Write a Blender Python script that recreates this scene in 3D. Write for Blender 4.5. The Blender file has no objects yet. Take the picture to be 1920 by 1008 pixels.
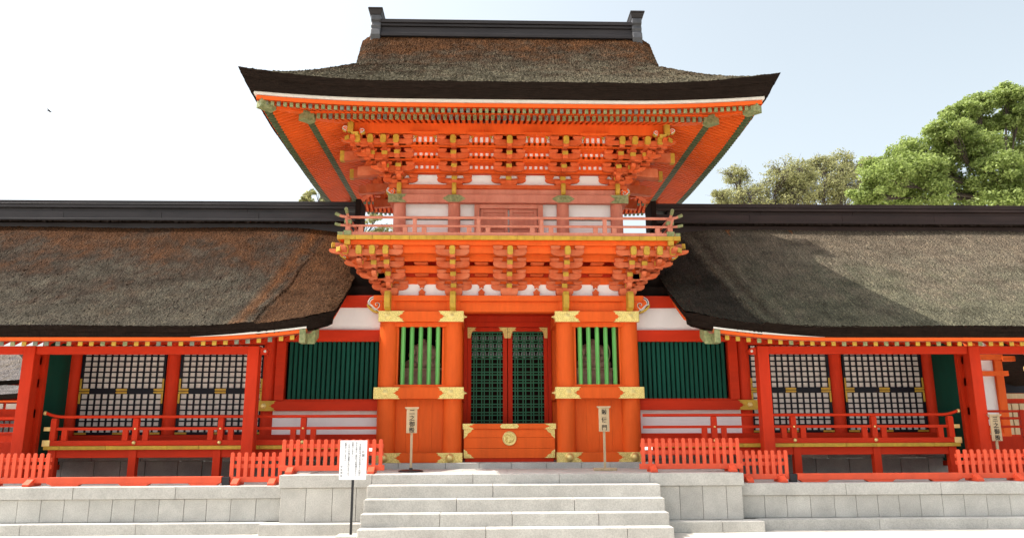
import bpy, bmesh, math, random
import numpy as np
from mathutils import Vector, Matrix

random.seed(7)
rng = np.random.default_rng(7)
S = bpy.context.scene
COL = S.collection
R = math.radians

# ------------------------------------------------------------------ camera
cam = bpy.data.cameras.new('camera')
cam.sensor_width = 36.0
cam.lens = 26.625
cam.clip_end = 3000.0
cam_o = bpy.data.objects.new('camera', cam)
COL.objects.link(cam_o)
_p, _y, _r = R(12.083), R(1.829), R(-.202)
fw = Vector((math.sin(_y) * math.cos(_p), math.cos(_y) * math.cos(_p), math.sin(_p)))
r0 = Vector((math.cos(_y), -math.sin(_y), 0))
u0 = r0.cross(fw)
rt = r0 * math.cos(_r) + u0 * math.sin(_r)
up = -r0 * math.sin(_r) + u0 * math.cos(_r)
M = Matrix((rt, up, -fw)).transposed().to_4x4()
M.translation = Vector((-.459, -16.5, 1.65))
cam_o.matrix_world = M
S.camera = cam_o

# ------------------------------------------------------------------ sky, sun, exposure
SUN_EL, SUN_AZ = 56.0, -88.0            # azimuth from +Y towards +X
world = bpy.data.worlds.new('World')
S.world = world
world.use_nodes = True
wn = world.node_tree
sky = wn.nodes.new('ShaderNodeTexSky')
sky.sky_type = 'NISHITA'
sky.sun_disc = False
sky.sun_elevation = R(SUN_EL)
sky.sun_rotation = R(SUN_AZ)
sky.air_density = 1.0
sky.dust_density = 5.0
sky.ozone_density = 1.0
hs = wn.nodes.new('ShaderNodeHueSaturation')
hs.inputs['Value'].default_value = 1.55
hs.inputs['Hue'].default_value = .47
hs.inputs['Saturation'].default_value = .42         # hazy spring sky
wn.links.new(sky.outputs[0], hs.inputs['Color'])
wn.links.new(hs.outputs[0], wn.nodes['Background'].inputs[0])
wn.nodes['Background'].inputs[1].default_value = .15
sl = bpy.data.lights.new('sun', 'SUN')
sl.energy = 5.0
sl.angle = R(.5)
sl.color = (1, .95, .86)
sun = bpy.data.objects.new('sun', sl)
COL.objects.link(sun)
sd = Vector((math.sin(R(SUN_AZ)) * math.cos(R(SUN_EL)), math.cos(R(SUN_AZ)) * math.cos(R(SUN_EL)), math.sin(R(SUN_EL))))
sun.rotation_euler = sd.to_track_quat('Z', 'Y').to_euler()
sun.location = (-20, 0, 30)
S.view_settings.view_transform = 'Standard'
S.view_settings.look = 'None'
S.view_settings.gamma = 1
S.view_settings.exposure = .44

# ------------------------------------------------------------------ helpers
SX = 1          # mirror factor used while building the two corridors


class MB:
    """collects shapes and links them as one mesh object"""

    def __init__(s):
        s.v, s.f, s.shapes = [], [], []

    def add(s, vs, fs):
        n = len(s.v)
        s.v += [tuple(v) for v in vs]
        m = len(s.f)
        s.f += [tuple(i + n for i in f) for f in fs]
        s.shapes.append((n, len(s.v), m, len(s.f)))
        return s

    def hexa(s, p):
        return s.add(p, [(0, 3, 2, 1), (4, 5, 6, 7), (0, 1, 5, 4), (1, 2, 6, 5), (2, 3, 7, 6), (3, 0, 4, 7)])

    def box(s, x0, x1, y0, y1, z0, z1):
        return s.hexa([(x0, y0, z0), (x1, y0, z0), (x1, y1, z0), (x0, y1, z0),
                       (x0, y0, z1), (x1, y0, z1), (x1, y1, z1), (x0, y1, z1)])

    def fbox(s, F, s0, s1, q0, q1, z0, z1):
        return s.hexa([F(a, b, c) for c in (z0, z1) for a, b in ((s0, q0), (s1, q0), (s1, q1), (s0, q1))])

    def extr(s, poly, fn, t0, t1):
        n = len(poly)
        vs = [fn(u, v, t0) for u, v in poly] + [fn(u, v, t1) for u, v in poly]
        fs = [tuple(range(n))[::-1], tuple(range(n, 2 * n))]
        fs += [(i, (i + 1) % n, n + (i + 1) % n, n + i) for i in range(n)]
        return s.add(vs, fs)

    def tube(s, pts, rad, n=8, caps=True):
        pts = [Vector(p) for p in pts]
        rads = rad if isinstance(rad, (list, tuple)) else [rad] * len(pts)
        vs, fs = [], []
        ref = Vector((.123, .97, .21))
        for i, p in enumerate(pts):
            d = (pts[min(i + 1, len(pts) - 1)] - pts[max(i - 1, 0)]).normalized()
            a = d.cross(ref)
            if a.length < .05:
                a = d.cross(Vector((1, 0, 0)))
            a.normalize()
            b = d.cross(a)
            for k in range(n):
                t = 2 * math.pi * k / n
                vs.append(p + (a * math.cos(t) + b * math.sin(t)) * rads[i])
        for i in range(len(pts) - 1):
            for k in range(n):
                k2 = (k + 1) % n
                fs.append((i * n + k, i * n + k2, (i + 1) * n + k2, (i + 1) * n + k))
        if caps:
            fs += [tuple(range(n))[::-1], tuple(range((len(pts) - 1) * n, len(pts) * n))]
        return s.add(vs, fs)

    def cyl(s, x, y, z0, z1, r, n=24, r1=None):
        return s.tube([(x, y, z0), (x, y, z1)], [r, r if r1 is None else r1], n)

    def lathe(s, fn, prof, n=20):
        """fn(a, b, h): prof = (radius, height)"""
        vs, fs = [], []
        for r_, h in prof:
            for k in range(n):
                t = 2 * math.pi * k / n
                vs.append(fn(r_ * math.cos(t), r_ * math.sin(t), h))
        for i in range(len(prof) - 1):
            for k in range(n):
                k2 = (k + 1) % n
                fs.append((i * n + k, i * n + k2, (i + 1) * n + k2, (i + 1) * n + k))
        fs += [tuple(range(n))[::-1], tuple(range((len(prof) - 1) * n, len(prof) * n))]
        return s.add(vs, fs)

    def frustum(s, F, s_, q_, z0, z1, w0, w1, d0=None, d1=None):
        d0 = w0 if d0 is None else d0
        d1 = w1 if d1 is None else d1
        P = []
        for z, w, d in ((z0, w0, d0), (z1, w1, d1)):
            for a, b in ((-1, -1), (1, -1), (1, 1), (-1, 1)):
                P.append(F(s_ + a * w / 2, q_ + b * d / 2, z))
        return s.hexa(P)

    def build(s, name, m, parent=None, smooth=False, bevel=0, normals=True):
        me = bpy.data.meshes.new(name)
        vs = np.array(s.v, float)
        vs[:, 0] *= SX
        if parent is not None:
            r_ = parent
            while r_.parent:
                r_ = r_.parent
            vs = vs - np.array(r_.location)
        me.from_pydata(vs.tolist(), [], s.f)
        if normals:
            bm = bmesh.new()
            bm.from_mesh(me)
            bmesh.ops.recalc_face_normals(bm, faces=bm.faces)
            bm.to_mesh(me)
            bm.free()
        if smooth:
            me.polygons.foreach_set('use_smooth', [True] * len(me.polygons))
            if normals:
                me.set_sharp_from_angle(angle=R(40))
        me.materials.append(m)
        o = bpy.data.objects.new(name, me)
        COL.objects.link(o)
        if parent is not None:
            o.parent = parent
        if bevel:
            b = o.modifiers.new('bevel', 'BEVEL')
            b.width = bevel
            b.segments = 2
            b.limit_method = 'ANGLE'
            b.angle_limit = R(40)
            b.harden_normals = False
        return o


def build_each(mb, name, m, parent, tol=.012, **kw):
    """one mesh object per separate piece of a builder"""
    vs = np.array(mb.v, float)
    groups = [[v0, v1 - 1, mb.f[f0:f1]] for v0, v1, f0, f1 in mb.shapes]
    bb = [(vs[g[0]:g[1] + 1].min(0) - tol, vs[g[0]:g[1] + 1].max(0)) for g in groups]
    n = len(groups)
    p = list(range(n))

    def root(i):
        while p[i] != i: i = p[i]
        return i
    for i in range(n):
        for j in range(i):
            if (bb[i][0] <= bb[j][1]).all() and (bb[j][0] <= bb[i][1]).all(): p[root(i)] = root(j)
    sets = {}
    for i in range(n): sets.setdefault(root(i), []).append(i)
    out = []
    for ids in sets.values():
        q = MB()
        for i in ids:
            lo, hi, fs = groups[i]
            q.add([tuple(v) for v in vs[lo:hi + 1]], [tuple(a - lo for a in f) for f in fs])
        out.append(q.build(name, m, parent, **kw))
    return out


def tag(o, label=None, cat=None, group=None, kind=None):
    if label: o['label'] = label
    if cat: o['category'] = cat
    if group: o['group'] = group
    if kind: o['kind'] = kind
    return o


def thing(name, label, cat, loc=(0, 0, 0), group=None):
    o = bpy.data.objects.new(name, None)
    o.empty_display_size = .2
    COL.objects.link(o)
    o.location = (loc[0] * SX, loc[1], loc[2])
    return tag(o, label, cat, group)


def frame(ox, oy, nx, ny):
    lx, ly = -ny, nx
    return lambda s, q, z: (ox + s * lx + q * nx, oy + s * ly + q * ny, z)


def XZ(y):          # extrude a profile drawn in x,z along y
    return lambda u, v, t: (u, y + t, v)


FRONT = frame(0, 0, 0, -1)

# ------------------------------------------------------------------ materials


def ramp(nt, fac, stops):
    n = nt.nodes.new('ShaderNodeValToRGB')
    e = n.color_ramp.elements
    while len(e) < len(stops):
        e.new(.5)
    for i, (p, c) in enumerate(stops):
        e[i].position = p
        e[i].color = (*c, 1)
    nt.links.new(fac, n.inputs[0])
    return n.outputs[0]


def pm(name, col, rough=.6, var=.12, nscale=3, stretch=(1, 1, 1), bump=.15, bscale=60, metal=0, island=0., col2=None,
       bdist=.004, spec=.4, fleck=0., engrave=0., streak=0.):
    m = bpy.data.materials.new(name)
    m.use_nodes = True
    nt = m.node_tree
    L = nt.links.new
    b = nt.nodes['Principled BSDF']
    b.inputs['Roughness'].default_value = rough
    b.inputs['Metallic'].default_value = metal
    b.inputs['Specular IOR Level'].default_value = spec
    tc = nt.nodes.new('ShaderNodeTexCoord')
    mp = nt.nodes.new('ShaderNodeMapping')
    mp.inputs['Scale'].default_value = stretch
    L(tc.outputs['Object'], mp.inputs['Vector'])
    n1 = nt.nodes.new('ShaderNodeTexNoise')
    n1.inputs['Scale'].default_value = nscale
    n1.inputs['Detail'].default_value = 7
    n1.inputs['Roughness'].default_value = .65
    L(mp.outputs[0], n1.inputs['Vector'])
    lo = tuple(c * (1 - var) for c in col)
    hi = col2 if col2 else tuple(min(c * (1 + var), .95) for c in col)
    c_out = ramp(nt, n1.outputs['Fac'], [(.32, lo), (.68, hi)])
    if streak:
        ns = nt.nodes.new('ShaderNodeTexNoise')
        ns.inputs['Scale'].default_value = 9
        ns.inputs['Detail'].default_value = 6
        ms = nt.nodes.new('ShaderNodeMapping')
        ms.inputs['Scale'].default_value = tuple(a_ if a_ < 1 else 2.2 for a_ in stretch)
        L(tc.outputs['Object'], ms.inputs['Vector'])
        L(ms.outputs[0], ns.inputs['Vector'])
        mx = nt.nodes.new('ShaderNodeMix')
        mx.data_type = 'RGBA'
        mx.blend_type = 'MULTIPLY'
        mx.inputs[0].default_value = 1
        L(c_out, mx.inputs[6])
        L(ramp(nt, ns.outputs['Fac'], [(.25, (1 - streak, 1 - streak * 1.2, 1 - streak)), (.55, (1, 1, 1)), (.8, (1 + streak * .4, 1 + streak * 1.0, 1 + streak * 1.6))]), mx.inputs[7])
        c_out = mx.outputs[2]
    if island:
        g = nt.nodes.new('ShaderNodeNewGeometry')
        mr = nt.nodes.new('ShaderNodeMapRange')
        mr.inputs[3].default_value = 1 - island
        mr.inputs[4].default_value = 1 + island * .6
        L(g.outputs['Random Per Island'], mr.inputs[0])
        mx = nt.nodes.new('ShaderNodeMix')
        mx.data_type = 'RGBA'
        mx.blend_type = 'MULTIPLY'
        mx.inputs[0].default_value = 1
        L(c_out, mx.inputs[6])
        L(mr.outputs[0], mx.inputs[7])
        c_out = mx.outputs[2]
    n2 = nt.nodes.new('ShaderNodeTexNoise')
    n2.inputs['Scale'].default_value = bscale
    n2.inputs['Detail'].default_value = 4
    L(mp.outputs[0], n2.inputs['Vector'])
    if fleck:
        fr = ramp(nt, n2.outputs['Fac'], [(.35, (1 - fleck,) * 3), (.6, (1 + fleck * .35,) * 3)])
        mx = nt.nodes.new('ShaderNodeMix')
        mx.data_type = 'RGBA'
        mx.blend_type = 'MULTIPLY'
        mx.inputs[0].default_value = 1
        L(c_out, mx.inputs[6])
        L(fr, mx.inputs[7])
        c_out = mx.outputs[2]
    L(c_out, b.inputs['Base Color'])
    rr = nt.nodes.new('ShaderNodeMapRange')
    rr.inputs[3].default_value = max(.05, rough - .12)
    rr.inputs[4].default_value = min(1, rough + .12)
    L(n1.outputs['Fac'], rr.inputs[0])
    L(rr.outputs[0], b.inputs['Roughness'])
    h = n2.outputs['Fac']
    if engrave:
        vo = nt.nodes.new('ShaderNodeTexVoronoi')
        vo.feature = 'DISTANCE_TO_EDGE'
        vo.inputs['Scale'].default_value = engrave
        L(tc.outputs['Object'], vo.inputs['Vector'])
        h = vo.outputs['Distance']
        er = ramp(nt, h, [(.0, (.68, .62, .46)), (.12, (1, 1, 1))])
        mx = nt.nodes.new('ShaderNodeMix')
        mx.data_type = 'RGBA'
        mx.blend_type = 'MULTIPLY'
        mx.inputs[0].default_value = 1
        L(c_out, mx.inputs[6])
        L(er, mx.inputs[7])
        L(mx.outputs[2], b.inputs['Base Color'])
    bp = nt.nodes.new('ShaderNodeBump')
    bp.inputs['Strength'].default_value = bump
    bp.inputs['Distance'].default_value = bdist
    L(h, bp.inputs['Height'])
    L(bp.outputs[0], b.inputs['Normal'])
    return m


def thatch(name, low, mid, top, z0, z1, fold=None, foldcol=None, streak=0.):
    """bark thatch: fibre speckle, patina that changes from eave to ridge, bare strip near a fold (right roof: gate shade painted in)"""
    m = bpy.data.materials.new(name)
    m.use_nodes = True
    nt = m.node_tree
    L = nt.links.new
    b = nt.nodes['Principled BSDF']
    b.inputs['Roughness'].default_value = .95
    b.inputs['Specular IOR Level'].default_value = .04
    g = nt.nodes.new('ShaderNodeNewGeometry')
    sp = nt.nodes.new('ShaderNodeSeparateXYZ')
    L(g.outputs['Position'], sp.inputs[0])

    def math_(op, a, c=None, d=None):
        n = nt.nodes.new('ShaderNodeMath')
        n.operation = op
        for i, x in enumerate((a, c, d)):
            if x is None: continue
            if isinstance(x, (int, float)): n.inputs[i].default_value = x
            else: L(x, n.inputs[i])
        return n.outputs[0]

    def noise(scale, stretch, detail=5):
        mp = nt.nodes.new('ShaderNodeMapping')
        mp.inputs['Scale'].default_value = stretch
        L(g.outputs['Position'], mp.inputs['Vector'])
        n = nt.nodes.new('ShaderNodeTexNoise')
        n.inputs['Scale'].default_value = scale
        n.inputs['Detail'].default_value = detail
        L(mp.outputs[0], n.inputs['Vector'])
        return n.outputs['Fac']

    def mix(f, a, c, mode='MIX'):
        n = nt.nodes.new('ShaderNodeMix')
        n.data_type = 'RGBA'
        n.blend_type = mode
        if isinstance(f, (int, float)): n.inputs[0].default_value = f
        else: L(f, n.inputs[0])
        for i, x in ((6, a), (7, c)):
            if isinstance(x, tuple): n.inputs[i].default_value = (*x, 1)
            else: L(x, n.inputs[i])
        return n.outputs[2]

    big = noise(.9, (1, 1, 1))
    med = noise(5, (1, .6, .6))
    fine = noise(48, (1.6, .55, .55), 3)
    hgt = nt.nodes.new('ShaderNodeMapRange')
    hgt.inputs[1].default_value = z0
    hgt.inputs[2].default_value = z1
    L(sp.outputs[2], hgt.inputs[0])
    t = math_('ADD', hgt.outputs[0], math_('MULTIPLY', math_('SUBTRACT', big, .5), 1.1))
    t = math_('ADD', t, math_('MULTIPLY', math_('SUBTRACT', med, .5), .9))
    blot = noise(1.7, (1, 1.4, 1.4), 6)
    base = ramp(nt, t, [(.12, low), (.5, mid), (.85, top)])
    if streak:
        st = noise(2.2, (1.5, .05, .05), 2)
        hm = math_('MULTIPLY', math_('GREATER_THAN', math_('ADD', st, math_('MULTIPLY', math_('SUBTRACT', hgt.outputs[0], .95), .8)), .64), streak)
        base = mix(hm, base, (.20, .075, .025))
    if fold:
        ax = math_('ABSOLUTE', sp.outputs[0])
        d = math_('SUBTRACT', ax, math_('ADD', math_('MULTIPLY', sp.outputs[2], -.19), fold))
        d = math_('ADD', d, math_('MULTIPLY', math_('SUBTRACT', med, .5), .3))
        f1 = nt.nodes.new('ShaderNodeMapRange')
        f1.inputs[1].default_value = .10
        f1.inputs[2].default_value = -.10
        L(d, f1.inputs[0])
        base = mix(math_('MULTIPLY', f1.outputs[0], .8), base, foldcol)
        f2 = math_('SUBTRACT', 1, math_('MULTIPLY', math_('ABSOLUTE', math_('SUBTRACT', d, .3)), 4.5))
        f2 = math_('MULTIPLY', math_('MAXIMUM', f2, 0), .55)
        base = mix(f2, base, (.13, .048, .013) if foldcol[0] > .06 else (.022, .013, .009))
    base = mix(1., base, ramp(nt, blot, [(.28, (.62, .62, .60)), (.5, (1, 1, 1)), (.72, (1.22, 1.2, 1.15))]), 'MULTIPLY')
    lines = noise(17, (1.7, .10, .10), 3)
    base = mix(1., base, ramp(nt, lines, [(.3, (.74, .72, .70)), (.7, (1.18, 1.16, 1.14))]), 'MULTIPLY')
    sp2 = ramp(nt, fine, [(.30, (.35, .33, .32)), (.52, (1, 1, 1)), (.72, (1.6, 1.55, 1.45))])
    isl = nt.nodes.new('ShaderNodeTexWhiteNoise')
    vq = nt.nodes.new('ShaderNodeVectorMath')
    vq.operation = 'SNAP'
    vq.inputs[1].default_value = (.016, .045, .045)
    L(g.outputs['Position'], vq.inputs[0])
    L(vq.outputs[0], isl.inputs['Vector'])
    wn_ = ramp(nt, isl.outputs['Value'], [(.0, (.55, .55, .55)), (.9, (1.15, 1.15, 1.15)), (1., (1.7, 1.65, 1.5))])
    base = mix(1., base, sp2, 'MULTIPLY')
    base = mix(.8, base, wn_, 'MULTIPLY')
    L(base, b.inputs['Base Color'])
    bp = nt.nodes.new('ShaderNodeBump')
    bp.inputs['Strength'].default_value = .9
    bp.inputs['Distance'].default_value = .011
    L(fine, bp.inputs['Height'])
    L(bp.outputs[0], b.inputs['Normal'])
    return m


def stone_mat(name, col, warm, island=.09):
    return pm(name, col, rough=.85, var=.16, nscale=2.0, bump=.5, bscale=55, bdist=.006, island=island, col2=warm, spec=.25, fleck=.15)


V = {}
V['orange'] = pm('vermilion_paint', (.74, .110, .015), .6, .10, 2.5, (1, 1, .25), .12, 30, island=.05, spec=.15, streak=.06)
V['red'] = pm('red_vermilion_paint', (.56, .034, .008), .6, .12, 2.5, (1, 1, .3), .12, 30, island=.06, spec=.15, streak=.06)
V['redbeam'] = pm('red_vermilion_beam_paint', (.56, .034, .008), .6, .12, 2.5, (.3, 1, 1), .12, 30, island=.06, spec=.15, streak=.06)
V['faded'] = pm('faded_vermilion_paint', (.60, .20, .125), .7, .18, 4, (1, 1, .4), .25, 40, col2=(.64, .25, .17), island=.08, spec=.2, streak=.06)
V['bracket'] = pm('bracket_paint', (.68, .095, .014), .65, .2, 3, (1, 1, 1), .2, 40, col2=(.68, .15, .05), island=.16, spec=.2, streak=.06)
V['bracketpale'] = pm('sun_bleached_bracket_paint', (.66, .11, .028), .7, .2, 3, (1, 1, 1), .2, 40, col2=(.66, .20, .095), island=.16, spec=.15)
V['fence'] = pm('salmon_red_paint', (.72, .088, .032), .6, .10, 4, (1, 1, .3), .12, 40, island=.08)
V['plaster'] = pm('white_plaster', (.83, .815, .80), .9, .05, 2, (1, 1, .5), .1, 25)
V['paper'] = pm('aged_white_shutter_board', (.66, .60, .55), .9, .10, 3)
V['ochre'] = pm('ochre_paint', (.50, .30, .028), .6, .18, 8, (1, 1, 1), .15, 40, island=.12)
V['patina'] = pm('green_patina_metal', (.20, .25, .09), .65, .35, 18, (1, 1, 1), .3, 60, island=.25, col2=(.34, .34, .16))
V['patina2'] = pm('grey_patina_metal', (.13, .15, .12), .65, .35, 18, (1, 1, 1), .3, 60, col2=(.24, .26, .18))
V['patina3'] = pm('dark_green_rafter_sheath', (.07, .095, .04), .65, .35, 18, (1, 1, 1), .3, 60)
V['gold'] = pm('gilt_metal', (.82, .66, .24), .42, .1, 10, (1, 1, 1), .9, 30, metal=.55, bdist=.012, engrave=26)
V['goldplain'] = pm('plain_gilt_metal', (.78, .62, .24), .38, .1, 10, (1, 1, 1), .15, 30, metal=.6)
V['barsgreen'] = pm('bright_green_paint', (.13, .42, .10), .5, .18, 3, (1, 1, .2), .12, 40, island=.1)
V['slatgreen'] = pm('dark_green_paint', (.007, .070, .046), .6, .2, 3, (1, 1, .2), .1, 40, island=.3, spec=.12)
V['doorgreen'] = pm('door_green_paint', (.012, .13, .055), .5, .2, 3, (1, 1, 1), .1, 40)
V['black'] = pm('black_lacquer', (.008, .008, .013), .45, .2, 5, spec=.15)
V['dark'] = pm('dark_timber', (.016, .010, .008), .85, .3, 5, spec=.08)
V['void'] = pm('unlit_inner_timber', (.022, .009, .007), .9, .3, 5, spec=.05)  # near-black colour stands in for the darkness inside
V['edge'] = pm('cut_bark_edge', (.020, .0135, .0105), .95, .45, 7, (.25, .25, 14), .9, 26, bdist=.02, spec=.04, fleck=.4)
V['ridge'] = pm('ridge_copper_sheet', (.030, .026, .027), .5, .25, 3, (.3, 1, 1), .1, 20, island=.2, spec=.25)
V['ridgebrown'] = pm('ridge_brown_sheet', (.030, .018, .016), .55, .25, 3, (.3, 1, 1), .1, 20, island=.25, spec=.2)
V['ridgetile'] = pm('ridge_end_tile', (.065, .065, .07), .45, .2, 5, bump=.1)
V['stoneA'] = stone_mat('pale_granite', (.49, .47, .43), (.55, .53, .485))
V['stoneB'] = stone_mat('grey_granite', (.47, .455, .42), (.53, .515, .475))
V['stonedark'] = stone_mat('weathered_foundation_stone', (.36, .34, .31), (.48, .45, .40), .2)
V['joint'] = pm('joint_mortar', (.30, .28, .25), .95, .2, 6)
V['wood'] = pm('bare_cedar_board', (.50, .37, .22), .7, .15, 6, (3, 3, .6), .15, 40)
V['ink'] = pm('black_ink', (.012, .012, .012), .7, .1, 6)
V['inkgrey'] = pm('faded_print', (.03, .03, .05), .7, .1, 6)
V['white'] = pm('white_board', (.82, .82, .83), .5, .03, 4)
V['whitepaint'] = pm('white_line_paint', (.68, .64, .58), .6, .1, 8)
V['pole'] = pm('black_steel', (.012, .012, .015), .4, .2, 6)
V['carve'] = pm('grey_carving', (.16, .18, .18), .7, .3, 14)
V['statue'] = pm('painted_old_wood', (.42, .20, .14), .8, .4, 6, col2=(.52, .34, .24))
V['bark'] = pm('tree_bark', (.075, .058, .045), .9, .35, 5, (1, 1, .3), .6, 24, bdist=.02)
V['greyroof'] = thatch('grey_bark_roof', (.16, .15, .15), (.13, .12, .12), (.15, .13, .11), 2.5, 5)
V['ink_light'] = V['inkgrey']
V['thL'] = thatch('mossy_brown_bark_left', (.060, .054, .042), (.042, .031, .023), (.062, .029, .014), 3.7, 6.9, 5.69, (.066, .029, .012))
V['thR'] = thatch('weathered_grey_bark_right', (.100, .097, .070), (.116, .101, .077), (.112, .092, .070), 3.7, 6.9, 5.69, (.016, .012, .011), .75)  # fold colour blackened to carry the gate's shade on the bare bark
V['thG'] = thatch('bark_of_gate_roof', (.100, .090, .064), (.060, .043, .029), (.082, .038, .017), 8.3, 11.6)

# ------------------------------------------------------------------ ground
gm = bpy.data.materials.new('pale_stone_paving')
gm.use_nodes = True
nt = gm.node_tree
bs = nt.nodes['Principled BSDF']
bs.inputs['Roughness'].default_value = .9
g_ = nt.nodes.new('ShaderNodeNewGeometry')
br = nt.nodes.new('ShaderNodeTexBrick')
br.inputs['Scale'].default_value = 1.0
br.inputs['Brick Width'].default_value = .9
br.inputs['Row Height'].default_value = .45
br.inputs['Mortar Size'].default_value = .008
br.inputs['Color1'].default_value = (.60, .57, .51, 1)
br.inputs['Color2'].default_value = (.54, .52, .47, 1)
br.inputs['Mortar'].default_value = (.30, .28, .25, 1)
nt.links.new(g_.outputs['Position'], br.inputs['Vector'])
nz = nt.nodes.new('ShaderNodeTexNoise')
nz.inputs['Scale'].default_value = 1.3
nz.inputs['Detail'].default_value = 8
nt.links.new(g_.outputs['Position'], nz.inputs['Vector'])
mx = nt.nodes.new('ShaderNodeMix')
mx.data_type = 'RGBA'
mx.blend_type = 'MULTIPLY'
mx.inputs[0].default_value = 1
nt.links.new(br.outputs[0], mx.inputs[6])
nt.links.new(ramp(nt, nz.outputs['Fac'], [(.3, (.86, .85, .83)), (.7, (1.08, 1.07, 1.05))]), mx.inputs[7])
nt.links.new(mx.outputs[2], bs.inputs['Base Color'])
GZ = -.06
g = MB()
g.add([(-700, -700, GZ), (700, -700, GZ), (700, 700, GZ), (-700, 700, GZ)], [(0, 1, 2, 3)])
tag(g.build('ground', gm, normals=False), kind='structure')

# ------------------------------------------------------------------ stone terraces


def row_blocks(mb, x0, x1, w, y0, y1, z0, z1, gap=.006, jit=.0, seed=0):
    r_ = random.Random(seed)
    x = x0
    while x < x1 - .02:
        ww = w * (1 + r_.uniform(-jit, jit))
        e = min(x + ww, x1)
        if x1 - e < w * .3: e = x1
        dy = r_.uniform(0, .004)
        mb.box(x, e - gap, y0 + dy, y1, z0, z1 - r_.uniform(0, .003))
        x = e


t = thing('gate_platform', 'raised granite platform the two-storey gate stands on, behind the steps', 'stone platform', (0, -1, GZ))
MB().box(-4.02, 4.02, -2.62, 4.6, GZ, .86).build('rubble_core', V['joint'], t)
c = MB()
row_blocks(c, -4.09, 4.09, 1.72, -2.72, -2.25, .702, .918, seed=3, jit=.12)
for sx in (-1, 1):
    c.box(sx * 4.09, sx * 3.7, -2.245, 1, .702, .917)
c.build('coping', V['stoneA'], t, bevel=.008)
c = MB()
row_blocks(c, -4.06, 4.06, .435, -2.675, -2.55, .127, .698, jit=.06, seed=5, gap=.006)
for sx in (-1, 1):
    for k in range(6):
        c.box(sx * 4.06, sx * 3.9, -2.54 + k * .45, -2.10 + k * .45, .127, .698)
c.build('facing_stones', V['stoneA'], t, bevel=.006)
c = MB()
row_blocks(c, -4.33, 4.33, 1.9, -2.95, -2.56, GZ, .124, jit=.1, seed=9)
c.build('ledge', V['stoneA'], t, bevel=.008)
c = MB()
for j in range(4):
    row_blocks(c, -3.69, 3.69, .92, -2.24 + j * .62, -1.632 + j * .62, .8, .905, jit=.12, seed=20 + j)
c.build('paving', V['stoneA'], t, bevel=.004)

t = thing('stone_steps', 'flight of broad granite steps climbing to the gate platform', 'steps', (0, -3.5, GZ))
for i in range(5):
    zt = .757 - i * .2
    if zt < GZ + .02: break
    c = MB()
    row_blocks(c, -2.5, 2.5, (2.5, 1.75, 1.25, 2.0)[i % 4], -3.13 - .29 * i, -2.73 - .27 * max(0, i - 1), max(GZ, zt - .205), zt, jit=.15, seed=31 + i)
    c.build('step', V['stoneA'], t, bevel=.01)

for sx, nm, lab in ((-1, 'left', 'low granite terrace under the left corridor, warm grey and partly sunlit'),
                    (1, 'right', 'low granite terrace under the right corridor, bluish grey in the shade')):
    SX = sx
    t = thing('corridor_terrace', lab, 'stone terrace', (9, -1, GZ), 'stone terraces under the corridors')
    MB().box(4.12, 16, -2.42, 6.5, GZ, .68).build('rubble_core', V['joint'], t)
    c = MB()
    row_blocks(c, 4.10, 16, 1.85, -2.52, -2.1, .513, .722, jit=.1, seed=41 + sx)
    c.build('coping', V['stoneB'], t, bevel=.008)
    c = MB()
    row_blocks(c, 4.10, 16, .415, -2.475, -2.38, .127, .509, jit=.07, seed=47 + sx, gap=.006)
    c.build('facing_stones', V['stoneB'], t, bevel=.006)
    c = MB()
    row_blocks(c, 4.34, 16, 1.95, -2.72, -2.385, GZ, .124, jit=.1, seed=53 + sx)
    c.build('ledge', V['stoneB'], t, bevel=.008)
    c = MB()
    for j in range(4):
        row_blocks(c, 4.12, 16, .92, -2.095 + j * .62, -1.482 + j * .62, .6, .714, jit=.12, seed=60 + j)
    c.build('paving', V['stoneB'], t, bevel=.004)
SX = 1

# ------------------------------------------------------------------ the gate
PX = (-2.62, -1.22, 1.22, 2.62)
UX = (-2.48, -1.24, 1.24, 2.48)
gate = thing('shrine_gate', 'two-storey vermilion shrine gate with a bark roof, bracketed balcony and gilt fittings', 'gate', (0, 1.4, .9))
c = MB()
row_blocks(c, -3.0, 3.0, .78, -.42, -.02, .80, 1.02, jit=.25, seed=71)
c.box(-3.0, 3.0, -.015, 3.2, .80, 1.018)
c.build('stone_sill', V['stoneB'], gate, bevel=.008)
for y in (0, 1.4, 2.8):
    for x in PX:
        MB().cyl(x, y, 1.02, 4.43, .205, 32, .195).build('pillar', V['orange'], gate, smooth=True)


def fishtail(x0, x1, z0, z1):
    """plate outline, square at x0, notched like a fishtail at x1"""
    d = 1 if x1 > x0 else -1
    h = z1 - z0
    zm = (z0 + z1) / 2
    L_ = abs(x1 - x0)
    k = lambda a: x0 + d * a
    return [(x0, z0), (k(L_), z0), (k(L_ - .05), z0 + .14 * h), (k(L_ - .035), z0 + .24 * h), (k(L_ - .10), z0 + .36 * h),
            (k(L_ - .10), z0 + .44 * h), (k(L_ - .16), zm), (k(L_ - .10), z1 - .44 * h), (k(L_ - .10), z1 - .36 * h),
            (k(L_ - .035), z1 - .24 * h), (k(L_ - .05), z1 - .14 * h), (k(L_), z1), (x0, z1)]


def flower_boss(mb, x, y, z, r=.075):
    f = lambda a, b, h: (x + a, y - h, z + b)
    mb.lathe(f, [(r, 0), (r * .95, .012), (r * .6, .02), (r * .55, .03), (r * .2, .036), (.001, .037)], 6)


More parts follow.
